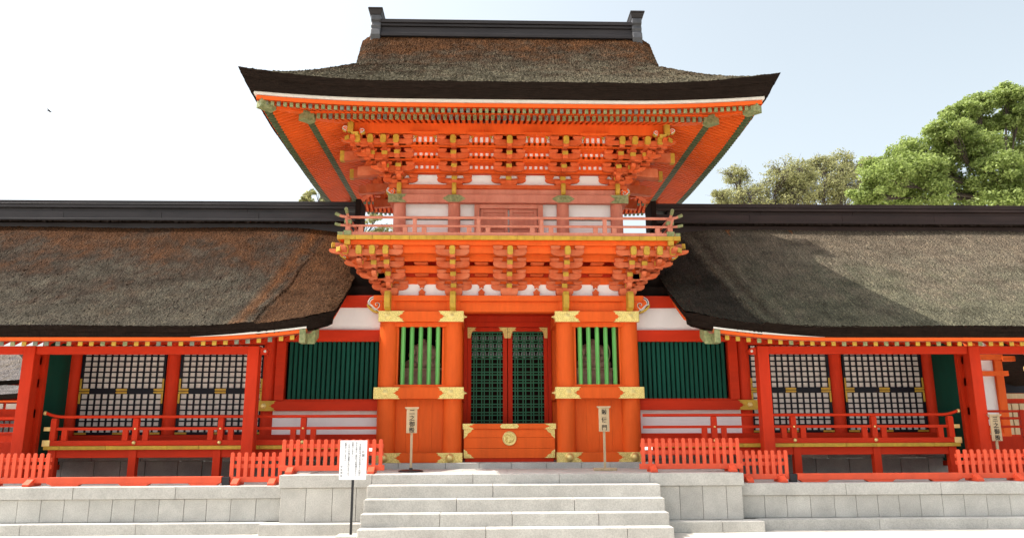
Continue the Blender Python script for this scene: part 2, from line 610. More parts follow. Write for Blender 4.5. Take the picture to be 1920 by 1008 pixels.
for lv, (z0, z1, yf) in enumerate(((1.02, 1.215, -.245), (2.33, 2.565, -.26), (3.966, 4.192, -.26))):
    for sx in (-1, 1):
        xo = (2.80, 2.86, 2.81)[lv]
        xi = (1.0, .985, 1.0)[lv]
        b_ = MB().box(min(sx * (xi + .01), sx * (xo - .01)), max(sx * (xi + .01), sx * (xo - .01)), yf, -.10, z0, z1)
        if lv:
            b_.box(sx * (xi + .01), sx * (xi + .11), -.095, 1.25, z0, z1)
            b_.box(sx * (xo - .01), sx * (xo - .11), -.095, 2.9, z0, z1)
        b_.build('tie_beam', V['orange'], gate, bevel=.008)
        for xa, xb in ((xo, xo - .55), (xi, xi + .54)):
            p = MB().extr(fishtail(sx * xa, sx * xb, z0 - .004, z1 + .004), XZ(yf), -.014, -.002)
            p.box(sx * xa, sx * (xa + (.012 if xa > 2 else -.012)), yf - .014, -.12, z0 - .003, z1 + .003)
            fit = p.build('gilt_fitting', V['gold'], gate, bevel=.003)
            xc_ = sx * (2.62 if xa > 2 else 1.22) + (0 if xa > 2 else sx * .03)
            bb = MB()
            if lv == 0:
                f = lambda a, b, h, xc_=xc_, z0=z0, z1=z1, yf=yf: (xc_ + a, yf - .014 - h, (z0 + z1) / 2 + b)
                bb.lathe(f, [(.095, 0), (.098, .012), (.085, .022), (.08, .03), (.068, .06), (.045, .082), (.02, .092), (.001, .094)], 24)
                bb.build('boss', V['goldplain'], fit, smooth=True)
            else:
                flower_boss(bb, xc_, yf - .014, (z0 + z1) / 2)
                bb.build('boss', V['goldplain'], fit)
            if lv and xa < 2:
                kb = MB().lathe(lambda a, b, h, sx=sx, xa=xa, z0=z0, z1=z1, yf=yf: (sx * (xa - h), yf + .07 + a, (z0 + z1) / 2 + b),
                                [(.05, .012), (.045, .03), (.02, .04), (.018, .065), (.008, .075), (.001, .085)], 12)
                kb.build('tassel_nail', V['goldplain'], fit, smooth=True)
# lower wall panels, window frames and bars
for sx in (-1, 1):
    c = MB()
    for k in range(4):
        xa = 1.38 + k * .274
        c.box(sx * xa, sx * (xa + .2715), -.005 - .001 * (k % 2), .05, 1.2, 2.34)
    c.build('wall_panel', V['orange'], gate, bevel=.002)
    c = MB()
    c.box(sx * 1.36, sx * 2.48, -.13, .02, 2.565, 2.632)
    c.box(sx * 1.36, sx * 2.48, -.13, .02, 3.872, 3.966)
    c.box(sx * 1.36, sx * 1.455, -.05, .015, 2.632, 3.872)
    c.box(sx * 2.395, sx * 2.48, -.05, .015, 2.632, 3.872)
    wf = c.build('window_frame', V['orange'], gate, bevel=.005)
    c = MB()
    for k in range(5):
        x = sx * (1.545 + k * .188)
        F = lambda u, v, tt, x=x: (x + u, -.055 + v, tt)
        c.extr([(-.047, 0), (-.02, -.045), (.02, -.045), (.047, 0), (.02, .045), (-.02, .045)], F, 2.632, 3.872)
    build_each(c, 'window_bar', V['barsgreen'], wf)
    # box of the side bay behind the bars
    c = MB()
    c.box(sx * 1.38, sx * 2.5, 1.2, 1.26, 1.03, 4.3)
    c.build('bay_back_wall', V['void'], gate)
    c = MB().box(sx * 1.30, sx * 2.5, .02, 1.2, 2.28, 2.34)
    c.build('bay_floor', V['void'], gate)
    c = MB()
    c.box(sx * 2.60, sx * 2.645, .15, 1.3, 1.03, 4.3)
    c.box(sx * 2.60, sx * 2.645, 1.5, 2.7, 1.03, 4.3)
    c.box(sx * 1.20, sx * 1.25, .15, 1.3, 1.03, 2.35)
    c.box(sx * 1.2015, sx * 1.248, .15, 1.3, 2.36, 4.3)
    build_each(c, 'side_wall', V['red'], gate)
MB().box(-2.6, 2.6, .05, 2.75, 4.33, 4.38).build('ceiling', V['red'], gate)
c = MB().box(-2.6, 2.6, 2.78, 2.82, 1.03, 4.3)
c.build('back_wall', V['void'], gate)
# head beam and capping plate
MB().box(-2.86, 2.86, -.13, .13, 4.196, 4.425).build('head_beam', V['orange'], gate, bevel=.01)
MB().box(-2.95, 2.95, -.21, .21, 4.427, 4.55).build('capping_plate', V['orange'], gate, bevel=.01)
build_each(MB().box(-2.75, -2.5, .2, 2.9, 4.2, 4.55).box(2.5, 2.75, .2, 2.9, 4.2, 4.55), 'side_head_beam', V['orange'], gate)
SW = [(0, -.17), (.065, -.168), (.136, -.12), (.16, -.10), (.196, -.065), (.234, -.027), (.272, -.01), (.275, .033), (.245, .087), (.185, .12), (.12, .118), (.07, .11), (.054, .07), (.02, .06), (0, .06)]
SP = [(.136, -.12), (.10, -.098), (.075, -.07), (.06, -.033), (.072, .008), (.115, .026), (.148, .008), (.150, -.022), (.13, -.034)]


def swirl(xb, y0, y1, zc, sgn, k, parent):
    """cloud-shaped beam end with a dark rim, white outline and scroll"""
    fn = lambda u, v, tt: (xb + sgn * u * k, tt, zc + v * k)
    o = MB().extr(SW, fn, y0, y1).build('cloud_beam_end', V['orange'], parent)
    big = [((u - .11) * 1.22 + .11, (v - .0) * 1.26 + .008) for u, v in SW[2:-3]]
    MB().extr([(.05, -.17)] + big + [(.05, .10)], fn, y0 + .012, y1 - .004).build('dark_rim', V['black'], o)
    w = MB()
    w.tube([fn(u, v, y0 - .003) for u, v in SW[1:-1]], .0075 * k + .0025, 6)
    w.tube([fn(u, v, y0 - .003) for u, v in SP], .007 * k + .0025, 6)
    w.tube([fn(u, v, y0 + .010) for u, v in big], .008 * k + .002, 6)
    w.build('white_scroll_line', V['whitepaint'], o)
    d = MB()
    d.tube([fn(u * .78 + .028, v * .78 - .004, y0 - .003) for u, v in SP[2:]], .008 * k, 6)
    d.build('dark_scroll_line', V['black'], o)
    m_ = MB().extr([(.10, -.165), (.17, -.14), (.25, -.085), (.31, -.03), (.33, .01), (.34, -.03), (.31, -.09), (.24, -.155), (.15, -.19), (.10, -.19)], fn, y0 + .014, y1 - .01)
    m_.build('ochre_rim', V['ochre'], o)


def beam_nose(F, z0, z1, q1, w, parent):
    """forward beam end, ochre, rounded and chamfered"""
    h = z1 - z0
    poly = [(.0, z0), (q1 * .55, z0), (q1 * .85, z0 + .12 * h), (q1, z0 + .35 * h), (q1 * .98, z0 + .75 * h), (q1 * .8, z1), (0, z1)]
    m_ = MB()
    m_.extr(poly, lambda u, v, tt: F(tt, u, v), -w / 2, w / 2)
    m_.build('beam_nose', V['ochre'], parent, bevel=.018)


for x in PX:
    beam_nose(frame(x, -.21, 0, -1), 4.20, 4.605, .30, .125, gate)
for sx in (-1, 1):
    swirl(sx * 2.76, -.145, .06, 4.37, sx, 1.0, gate)


# ------------------------------------------------------------------ brackets
def arm(w, zb, h):
    e = [(1, 1), (1, .62), (.96, .38), (.86, .16), (.70, .03), (.58, 0)]
    right = [(w * a, zb + h * b) for a, b in e]
    return [(-x, z) for x, z in right] + right[::-1]


def masu(mb, F, s, q, z, w=.155, h=.085):
    mb.frustum(F, s, q, z, z + h * .45, w * .66, w)
    mb.frustum(F, s, q, z + h * .45, z + h, w, w)


def bracket(F, zd, zs, qs, ah, bh, parent, corner=0, tips=True, hw=.355, long_arms=None, nose_w=.12, top_round=True, label=None):
    mb = MB()
    mb.frustum(F, 0, 0, zd, zd + (zs[0] - zd) * .5, .30, .38, .30, .36)
    mb.frustum(F, 0, 0, zd + (zs[0] - zd) * .5, zs[0] + .03, .38, .38, .36, .36)
    noses = []
    for t_, (zb, q) in enumerate(zip(zs, qs)):
        L_ = hw
        if t_ == 0: L_ = hw * 1.12
        mb.extr(arm(L_, zb, ah), lambda u, v, tt: F(u, q + tt, v), -.05, .05)
        for s, w_ in ((-L_ + .10, .205), (0, .135), (L_ - .10, .205)):
            masu(mb, F, s, q, zb + ah, w_, bh)
        if t_ and not long_arms:
            mb.extr(arm(L_ * .98, zb, ah), lambda u, v, tt: F(u, tt, v), -.05, .05)
        qe = q + .10
        if t_ < len(zs) - 1: qe = qs[t_ + 1] - .0
        n_last = t_ == len(zs) - 1
        qe2 = q + (.12 if n_last else .20)
        mb.extr([(-.12, zb + .004), (qe2 - .24, zb + .004), (qe2 - .16, zb - .03), (qe2 - .05, zb - .045), (qe2 - .01, zb - .02), (qe2 - .01, zb + ah - .004), (-.12, zb + ah - .004)],
                lambda u, v, tt: F(tt, u, v), -.055, .055)
        noses.append((0, qe2, zb, n_last))
        if corner:
            for k in range(1, t_ + 1):
                s = corner * .28 * k
                mb.fbox(F, s - .05, s + .05, q - .30, q + (.10 if n_last else .13), zb - .03, zb + ah - .002)
                masu(mb, F, s, q - .02, zb + ah, .20, bh)
                noses.append((s, q + (.12 if n_last else .14), zb, n_last))
            if t_:
                mb.extr(arm(hw + .28 * t_, zb, ah), lambda u, v, tt: F(u if u * corner > 0 else u * .3, q + tt, v), -.049, .049)
    o = mb.build('bracket_set', V['bracketpale' if zd < 6 else 'bracket'], parent, bevel=.006)
    for s, qe, zb, last in (noses if tips else ()):
        n_ = MB()
        if last and top_round:
            w = nose_w / 2
            zt = zb + ah + bh - .01
            n_.extr([(-w, zb + .03), (-w * .6, zb), (w * .6, zb), (w, zb + .03), (w, zt - .04), (w * .6, zt), (-w * .6, zt), (-w, zt - .04)],
                    lambda u, v, tt: F(s + u, tt, v), qe - .06, qe + .03)
        else:
            n_.fbox(F, s - nose_w * .5, s + nose_w * .5, qe - .05, qe + .008, zb + .035, zb + ah + .004)
        n_.build('bracket_nose', V['ochre'], o, bevel=.008)
    return o


def diag_arms(ox, oy, dx, dy, zs, qs, ah, parent, tips):
    F = frame(ox, oy, dx / math.sqrt(2), dy / math.sqrt(2))
    mb = MB()
    for t_, (zb, q) in enumerate(zip(zs, qs)):
        e = (q + .14) * math.sqrt(2)
        mb.extr([(-.1, zb - .002), (e - .28, zb - .002), (e - .12, zb + .03), (e, zb + .075), (e, zb + ah + .02), (-.1, zb + ah + .02)],
                lambda u, v, tt: F(tt, u, v), -.07, .07)
        masu(mb, F, 0, q * 1.414, zb + ah + .02, .19, .07)
    o = mb.build('diagonal_bracket', V['bracket'], parent, bevel=.008)
    for t_ in tips:
        zb, q = zs[t_], qs[t_]
        e = (q + .14) * math.sqrt(2)
        MB().fbox(F, -.072, .072, e - .02, e + .012, zb + .05, zb + ah + .022).build('bracket_nose', V['ochre'], o, bevel=.006)
    return o


zsL = [4.69, 4.89, 5.09, 5.29]
qsL = [0, .28, .56, .84]
zsU = [7.215, 7.405, 7.60, 7.80]
qsU = [0, .31, .62, .92]
for i, x in enumerate(PX):
    bracket(frame(x, 0, 0, -1), 4.55, zsL, qsL, .125, .075, gate, corner=(-1, 0, 0, 1)[i])
bracket(frame(0, 0, 0, -1), 4.55, zsL, qsL, .125, .075, gate)
for sx in (-1, 1):
    for j, y in enumerate((0, 1.4, 2.8)):
        cn = 0
        if j == 0: cn = 1 if sx > 0 else -1
        cn = {(-1, 0): 1, (1, 0): -1, (-1, 2): -1, (1, 2): 1}.get((sx, j), 0)
        bracket(frame(sx * 2.62, y, sx, 0), 4.551, zsL, qsL, .123, .077, gate, corner=cn, tips=False)
    diag_arms(sx * 2.62, 0, sx, -1, zsL, qsL, .13, gate, (3,))
    diag_arms(sx * 2.62, 2.8, sx, 1, zsL, qsL, .13, gate, (3,))
    swirl(sx * 3.42, -.86, -.72, 5.33, sx, .55, gate)
# wall planes and through beams behind the lower brackets
c = MB().box(-2.6, 2.6, .0, .06, 4.55, 4.93).box(-2.66, -2.60, 0.05, 2.8, 4.55, 4.93).box(2.60, 2.66, .05, 2.8, 4.55, 4.93)
build_each(c, 'plaster_band', V['plaster'], gate)
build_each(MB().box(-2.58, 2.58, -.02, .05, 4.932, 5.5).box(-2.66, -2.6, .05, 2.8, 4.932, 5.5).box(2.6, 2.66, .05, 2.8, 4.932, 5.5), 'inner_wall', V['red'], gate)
c = MB()
xs5 = (-2.62, -1.22, 0, 1.22, 2.62)
for zb, q in ((4.885, 0.0), (5.085, .27), (5.285, .55), (5.40, .80)):
    c.fbox(FRONT, -2.6 - q, 2.6 + q, q - .045, q + .045, zb - .055, zb + .10)
    for sx in (-1, 1):
        c.fbox(frame(sx * 2.62, 1.4, sx, 0), -1.4 - q, 1.4 + q, q - .044, q + .044, zb + .006, zb + .116)
build_each(c, 'through_beam', V['orange'], gate, bevel=.006)
c = MB()
for a, b in zip(xs5[:-1], xs5[1:]):
    m_ = (a + b) / 2
    for zb, q in ((4.995, .03), (5.195, .30), (5.385, .58)):
        masu(c, FRONT, m_, q, zb, .30, .04)
    masu(c, FRONT, m_, .02, 4.80, .20, .085)
    c.extr([(m_ - .085, 4.55), (m_ - .06, 4.60), (m_ - .075, 4.66), (m_ - .04, 4.72), (m_, 4.75), (m_ + .04, 4.72), (m_ + .075, 4.66), (m_ + .06, 4.60), (m_ + .085, 4.55)], XZ(0), -.05, .03)
    c.box(m_ - .05, m_ + .05, -.03, .03, 4.74, 4.81)
build_each(c, 'strut_block', V['bracket'], gate, bevel=.005)
c = MB()
for a, b in zip(xs5[:-1], xs5[1:]):
    m_ = (a + b) / 2
    c.tube([(m_ - .07, -.056, 4.665), (m_, -.056, 4.742), (m_ + .07, -.056, 4.665)], .010, 6)
build_each(c, 'white_chevron', V['whitepaint'], gate)
build_each(MB().box(-3.5, 3.5, -.92, -.78, 5.50, 5.598).box(-3.5, -3.36, -.77, 3.7, 5.50, 5.597).box(3.36, 3.5, -.77, 3.7, 5.50, 5.597), 'balcony_beam', V['orange'], gate, bevel=.008)
# balcony deck
bal = MB().box(-3.58, 3.58, -.97, 3.75, 5.60, 5.672).build('balcony_deck', V['orange'], gate)
c = MB()
x = -3.63
while x < 3.62:
    w = random.choice((.36, .38, .40))
    e = min(x + w, 3.63)
    c.box(x, e - .005, -1.012, -.975, 5.596, 5.686)
    x = e
for sx in (-1, 1):
    y = -.974
    while y < 3.7:
        c.box(sx * 3.63, sx * 3.585, y, y + .37, 5.597, 5.685)
        y += .375
c.build('plank_ends', V['ochre'], bal, bevel=.004)
for sx in (-1, 1):
    F = frame(sx * 3.0, -.40, sx * .95, -.31)
    MB().fbox(F, -.055, .055, 0, .84, 5.50, 5.60).build('corner_beam', V['faded'], bal, bevel=.006)
    MB().fbox(F, -.058, .058, .78, .852, 5.497, 5.603).build('corner_beam_cap', V['ochre'], bal, bevel=.006)
    MB().box(sx * 3.36, sx * 3.48, -1.0, -.9, 5.49, 5.595).build('beam_nose', V['ochre'], bal, bevel=.008)
# railing
rl = MB()
for z, r_ in ((6.09, .030), (5.905, .026)):
    pts = [(x_, -.95, z + .07 * max(0, (abs(x_) - 3.42) / .26) ** 2 * (1 if z > 6 else .45)) for x_ in np.linspace(-3.68, 3.68, 61)]
    rl.tube(pts, r_, 8)
    for sx in (-1, 1):
        pts = [(sx * 3.42, y_, z - .004 + .10 * max(0, (-.95 - y_) / .28) ** 2) for y_ in list(np.linspace(-1.24, -.9, 9)) + [0, 1, 2, 3.7]]
        rl.tube(pts, r_, 8)
for sx in (-1, 1):
    rl.box(sx * 3.385, sx * 3.455, -.91, 3.7, 5.69, 5.76)
rail = MB().box(-3.60, 3.60, -.985, -.915, 5.69, 5.762).build('balcony_railing', V['faded'], gate, bevel=.004)
build_each(rl, 'rail', V['faded'], rail, tol=-.004, smooth=True)
for x in (-2.02, -.67, .67, 2.02):
    MB().box(x - .045, x + .045, -.985, -.915, 5.763, 5.935).box(x - .04, x + .04, -.98, -.92, 5.9351, 6.045).frustum(frame(x, -.95, 0, -1), 0, 0, 6.045, 6.065, .11, .10, .08, .08).build('rail_post', V['faded'], rail, bevel=.004)
    for dx in (-.2, .2):
        MB().box(x + dx - .05, x + dx + .05, -.975, -.925, 5.763, 5.878).build('short_strut', V['faded'], rail, bevel=.004)
for sx in (-1, 1):
    MB().box(sx * 3.42 - .05, sx * 3.42 + .05, -1.0, -.9, 5.763, 6.06).build('corner_post', V['faded'], rail, bevel=.005)
    MB().box(sx * 3.15 - .05, sx * 3.15 + .05, -.975, -.925, 5.763, 5.878).build('short_strut', V['faded'], rail, bevel=.004)
    for y in (0, 1.3, 2.6):
        MB().box(sx * 3.42 - .04, sx * 3.42 + .04, y - .05, y + .05, 5.763, 6.05).build('rail_post', V['faded'], rail, bevel=.004)
    k = MB()
    k.box(sx * 3.42 - .075, sx * 3.42 + .075, -1.012, -.89, 5.94, 6.02)
    k.box(sx * 3.42 - .08, sx * 3.42 + .08, -1.014, -.89, 5.69, 5.79)
    k.box(sx * 3.52, sx * 3.63, -.99, -.91, 5.689, 5.765)
    k.tube([(sx * 3.60, -.95, 6.128), (sx * 3.70, -.95, 6.17)], .037, 10)
    k.tube([(sx * 3.58, -.95, 5.917), (sx * 3.70, -.95, 5.943)], .033, 10)
    k.tube([(sx * 3.42, -1.14, 6.135), (sx * 3.42, -1.255, 6.195)], .037, 10)
    build_each(k, 'rail_cap', V['patina'], rail, bevel=.004)
# upper storey
UY = .15
for y in (.15, 1.4, 2.65):
    for x in UX:
        if y == 1.4 and abs(x) < 2: continue
        MB().cyl(x, y, 5.68, 6.95, .142, 24, .138).build('upper_pillar', V['faded'], gate, smooth=True)
build_each(MB().box(-2.42, 2.42, .20, .26, 5.68, 6.92).box(-2.50, -2.46, .27, 2.6, 5.68, 6.92).box(2.46, 2.50, .27, 2.6, 5.68, 6.92).box(-2.42, 2.42, 2.6, 2.65, 5.68, 6.92), 'upper_plaster_wall', V['plaster'], gate)
for x in (-1, 1):
    build_each(MB().box(x * .80, x * 2.35, .17, .199, 6.36, 6.374), 'plaster_joint', V['dark'], gate)
nb = MB().box(-2.72, 2.72, -.045, .10, 6.705, 6.895).box(-2.70, -2.56, .10, 2.8, 6.705, 6.894).box(2.56, 2.70, .1, 2.8, 6.705, 6.894)
build_each(nb, 'upper_tie_beam', V['faded'], gate, bevel=.008)
for i, x in enumerate(UX):
    zc = 6.80
    if i in (1, 2):
        pl = [(x + a, zc + b) for a, b in ((-.26, 0), (-.17, .06), (-.12, .085), (.12, .085), (.17, .06), (.26, 0), (.17, -.06), (.12, -.085), (-.12, -.085), (-.17, -.06))]
    else:
        s_ = -1 if i == 0 else 1
        pl = fishtail(s_ * 2.725, s_ * 2.30, 6.702, 6.898)
    o = MB().extr(pl, XZ(-.045), -.012, -.001).build('patina_fitting', V['patina'], gate)
    bb = MB()
    flower_boss(bb, x, -.057, zc, .06)
    bb.build('boss', V['patina'], o)
MB().box(-2.60, 2.60, .05, .25, 6.90, 7.045).box(-2.58, -2.40, .25, 2.7, 6.9, 7.045).box(2.40, 2.58, .25, 2.7, 6.9, 7.045).build('upper_head_beam', V['faded'], gate)
MB().box(-2.72, 2.72, -.02, .32, 7.047, 7.138).box(-2.72, -2.4, .32, 2.9, 7.047, 7.137).box(2.4, 2.72, .32, 2.9, 7.047, 7.137).build('upper_capping_plate', V['bracket'], gate, bevel=.008)
for x in UX:
    beam_nose(frame(x, 0, 0, -1), 6.90, 7.16, .14, .10, gate)
for sx in (-1, 1):
    swirl(sx * 2.58, .02, .16, 6.99, sx, .62, gate)
# upper door
c = MB()
c.box(-.78, -.66, .06, .198, 5.69, 6.70).box(.66, .78, .06, .198, 5.69, 6.70).box(-.659, .659, .06, .198, 6.60, 6.70).box(-.659, .659, .06, .198, 5.69, 5.76)
ud = c.build('upper_door_frame', V['faded'], gate, bevel=.006)
for sx in (-1, 1):
    d_ = MB().box(sx * .02, sx * .65, .15, .19, 5.76, 6.598)
    d_.box(sx * .02, sx * .09, .12, .149, 5.76, 6.598).box(sx * .58, sx * .65, .12, .149, 5.76, 6.598).box(sx * .091, sx * .579, .12, .149, 6.52, 6.598)
    d_.box(sx * .091, sx * .579, .12, .149, 6.14, 6.20).box(sx * .091, sx * .579, .12, .149, 5.76, 5.85)
    d_.build('door_leaf', V['faded'], ud, bevel=.006)

# upper brackets
for i, x in enumerate(UX):
    bracket(frame(x, UY, 0, -1), 7.138, zsU, qsU, .115, .078, gate, corner=(-1, 0, 0, 1)[i], nose_w=.125)
bracket(frame(0, UY, 0, -1), 7.138, zsU, qsU, .115, .078, gate, nose_w=.125)
for sx in (-1, 1):
    for j, y in enumerate((.15, 1.4, 2.65)):
        cn = {(-1, 0): 1, (1, 0): -1, (-1, 2): -1, (1, 2): 1}.get((sx, j), 0)
        F = frame(sx * 2.48, y, sx, 0)
        bracket(F, 7.139, zsU, qsU, .113, .08, gate, corner=cn, tips=False)
        for zt_, q0, q1 in ((7.97, .45, 1.38), (7.60, .2, .98)):
            o = MB().extr([(q0, zt_ - .17), (q0 + .35, zt_ - .20), (q1 - .02, zt_ - .235), (q1, zt_ - .21), (q1, zt_ - .01), (q1 - .3, zt_), (q0 + .2, zt_ + .05), (q0, zt_ + .09)],
                          lambda u, v, tt: F(tt, u, v), -.075, .075)  .build('tail_rafter', V['bracketpale'], gate, bevel=.01)
            if j < 2 and zt_ > 7.9:
                MB().fbox(F, -.078, .078, q1 - .085, q1 + .012, zt_ - .24, zt_).build('tail_rafter_cap', V['ochre'], o, bevel=.006)
    diag_arms(sx * 2.48, UY, sx, -1, zsU, qsU, .12, gate, (3,))
    diag_arms(sx * 2.48, 2.65, sx, 1, zsU, qsU, .12, gate, (3,))
    # white-lined tips at the corner
    k = MB()
    k.box(sx * 3.40, sx * 3.52, -1.0, -.88, 8.0, 8.27)
    k.frustum(frame(sx * 3.36, -.92, 0, -1), 0, 0, 7.92, 8.0, .12, .17)
    k.build('eave_beam_cap', V['ochre'], gate, bevel=.01)
    swirl(sx * 3.26, -1.0, -.9, 8.02, -sx, .34, gate)
    swirl(sx * 3.52, -.98, -.9, 8.08, sx, .36, gate)
build_each(MB().box(-2.4, 2.4, .145, .2, 7.138, 7.42).box(-2.5, -2.44, .2, 2.6, 7.138, 7.42).box(2.44, 2.5, .2, 2.6, 7.138, 7.42), 'upper_plaster_band', V['plaster'], gate)
build_each(MB().box(-2.4, 2.4, .13, .2, 7.423, 8.35).box(-2.5, -2.44, .2, 2.6, 7.423, 8.35).box(2.44, 2.5, .2, 2.6, 7.423, 8.35), 'upper_inner_wall', V['red'], gate)
# ribbed bays between the upper brackets: red ribs over white boards
ux5 = (-2.48, -1.24, 0, 1.24, 2.48)
rb, wb_ = MB(), MB()
for a, b in zip(ux5[:-1], ux5[1:]):
    m_ = (a + b) / 2
    for lv, (zb, yy) in enumerate(((7.40, -.02), (7.595, -.32), (7.79, -.63))):
        zt = zb + (.20 if lv < 2 else .262)
        w = .31
        rb.box(m_ - w, m_ + w, yy - .06, yy, zb, zb + .04)
        rb.box(m_ - w, m_ + w, yy - .30, yy - .0, zt - .02, zt - .004)
        wb_.box(m_ - w, m_ + w, yy - .012, yy - .002, zb + .041, zt - .021)
        for k in range(6):
            xx = m_ - .30 + k * .12
            rb.box(xx - .027, xx + .027, yy - .04, yy - .013, zb + .0415, zt - .0215)
    for s_ in (-1, 1):
        yb = MB().extr([(m_ + s_ * .30, 8.035), (m_ + s_ * .17, 8.035), (m_ + s_ * .20, 8.0), (m_ + s_ * .26, 7.955), (m_ + s_ * .31, 7.965)], XZ(-.685), -.03, 0)
        yo = yb.build('ochre_scroll', V['ochre'], gate, bevel=.004)
        MB().tube([(m_ + s_ * (.285 + .045 * math.cos(q)), -.72, 8.0 + .032 * math.sin(q)) for q in np.linspace(.3, 5.6, 10)], .008, 5).build('white_scroll_line', V['whitepaint'], yo)
build_each(wb_, 'white_infill_board', V['plaster'], gate)
build_each(rb, 'infill_rib', V['orange'], gate, bevel=.004)
c = MB()
for zb, q in ((7.402, .16), (7.60, .47), (7.80, .78)):
    c.fbox(FRONT, -2.6 - q, 2.6 + q, q - .20, q - .11, zb + .006, zb + .10)
build_each(c, 'upper_through_beam', V['orange'], gate, bevel=.005)
# eave beam on top of the brackets
c = MB()
c.box(-3.40, 3.40, -.87, -.74, 8.02, 8.27)
c.box(-3.40, -3.27, -.735, 3.55, 8.02, 8.269)
c.box(3.27, 3.40, -.735, 3.55, 8.02, 8.269)
build_each(c, 'eave_beam', V['orange'], gate, bevel=.01)
# ------------------------------------------------------------------ gate eaves: rafters, soffit, edge boards
CX, CY, HX, HY = 0, 1.4, 2.48, 1.25


def side(n):
    nx, ny = ((0, -1), (1, 0), (0, 1), (-1, 0))[n]
    half_n = HY if n % 2 == 0 else HX
    half_l = HX if n % 2 == 0 else HY
    return frame(CX + nx * half_n, CY + ny * half_n, nx, ny), half_l


def cl3(c_):
    return max(0., 1 - c_ / 3.) ** 2


def lift(a, half, o):
    return cl3(half + o - abs(a))


zbase = lambda o: 8.02 + (1.80 - o) * .30
zfly = lambda o: 7.872 + (2.51 - o) * .36
for n in range(4):
    F, half = side(n)
    rows_ = MB(), MB(), MB(), MB()
    for kind, o_end, o_in, hh, w2 in (('base_rafter', 1.80, 0., .10, .032), ('flying_rafter', 2.51, 1.62, .08, .030)):
        m_ = int((half + o_end - .08) / .125)
        for k in range(-m_, m_ + 1):
            a = k * .125
            o0 = max(o_in, abs(a) - half)
            if o_end - o0 < .06: continue
            base_ = kind == 'base_rafter'
            z_ = (lambda o: zbase(o)) if base_ else (lambda o: zfly(o) + .13 * lift(a, half, 2.5) * (o / 2.5))
            P = [F(a + s, o, z_(o) + dz) for o in (o0, o_end) for s, dz in ((-w2, 0), (w2, 0), (w2, hh), (-w2, hh))]
            T = (a - w2 - .003, a + w2 + .003, o_end - (.035 if n == 0 else .12), o_end + .009, z_(o_end) - .003, z_(o_end) + hh + .003)
            if n == 0:
                o = MB().hexa(P).build(kind, V['orange'], gate)
                MB().fbox(F, *T).build('rafter_tip', V['patina2'] if rng.random() < .3 else V['patina'], o)
            else:
                rows_[0 if base_ else 1].hexa(P)
                s0, s1, q0, q1, z0, z1 = T
                dz = z_(q0) - z_(o_end)
                rows_[2 if base_ else 3].hexa([F(s_, q_, z_q) for z_q0 in (z0, z1) for s_, q_ in ((s0, q0), (s1, q0), (s1, q1), (s0, q1)) for z_q in (z_q0 + (dz if q_ == q0 else 0),)])
    if n:
        for mb_, nm_, mm_, tp_ in ((rows_[0], 'base_rafter_row', 'orange', rows_[2]), (rows_[1], 'flying_rafter_row', 'orange', rows_[3])):
            o = tag(mb_.build(nm_, V[mm_], gate), kind='stuff')
            tag(tp_.build('rafter_tip_row', V['patina3'], o), kind='stuff')


def edge_strip(o, z0, z1, th, lf, name, m, slant=0):
    mb = MB()
    for n in range(4):
        F, half = side(n)
        N = 48
        E = half + o
        As = np.linspace(-E, E, N + 1)
        vs, fs = [], []
        for a in As:
            li = lf * cl3(E - abs(a))
            for oo, z in ((o, z0), (o, z1), (o - th, z1), (o - th, z0)):
                aa = a * (half + oo) / E
                vs.append(F(aa, oo, z + li))
        for i in range(N):
            for k in range(4):
                k2 = (k + 1) % 4
                fs.append((i * 4 + k, i * 4 + k2, i * 4 + 4 + k2, i * 4 + 4 + k))
        mb.add(vs, fs)
    return mb.build(name, m, gate, normals=True)


edge_strip(2.575, 7.955, 8.033, .10, .13, 'eave_board', V['orange'])
edge_strip(2.615, 8.045, 8.098, .12, .13, 'white_eave_board', V['whitepaint'])
edge_strip(1.83, 8.124, 8.16, .10, .0, 'rafter_bar', V['orange'])
# soffit boards over the rafters
mb = MB()
for n in range(4):
    F, half = side(n)
    for o0, o1, zf, dz in ((0, 1.82, zbase, .102), (1.62, 2.56, zfly, .082)):
        vs, fs = [], []
        N = 40
        for i in range(N + 1):
            u = -1 + 2 * i / N
            for o in (o0, o1):
                a = u * (half + o)
                vs.append(F(a, o, zf(o) + dz + (.13 * lift(a, half, 2.5) * o / 2.5 if zf is zfly else 0)))
        for i in range(N):
            fs.append((2 * i, 2 * i + 1, 2 * i + 3, 2 * i + 2))
        mb.add(vs, fs)
mb.build('soffit', V['red'], gate, normals=False)  # darker red than the rafters, painting shade into the gaps between them
for sx, sy in ((-1, -1), (1, -1), (1, 1), (-1, 1)):
    s2 = math.sqrt(2)
    F = frame(CX + sx * HX, CY + sy * HY, sx / s2, sy / s2)
    mb = MB()
    mb.hexa([F(s, o * s2, zbase(o) + dz - .02) for o, in ((0,), (1.84,)) for s, dz in ((-.08, 0), (.08, 0), (.08, .12), (-.08, .12))])
    mb.hexa([F(s, o * s2, zfly(o) + dz + (.12 * (o - 1.6))) for o, in ((1.6,), (2.50,)) for s, dz in ((-.075, -.04), (.075, -.04), (.075, .085), (-.075, .085))])
    o_ = mb.build('hip_rafter', V['orange'], gate, bevel=.006)
    k = MB()
    k.fbox(F, -.10, .10, 1.66 * s2, 1.86 * s2, 7.96, 8.15)
    k.fbox(F, -.095, .095, 2.30 * s2, 2.53 * s2, 7.93, 8.09)
    build_each(k, 'hip_rafter_cap', V['patina'], o_, bevel=.006)
# ------------------------------------------------------------------ gate roof
EX, EY = HX + 2.87, HY + 2.87
hG = lambda d: 8.36 + .62 * d + .043 * d * d
DG = 1.9
DR = EY


def lift_roof(c_, d):
    return .26 * cl3(c_) * max(0, 1 - d / 2.) ** 2


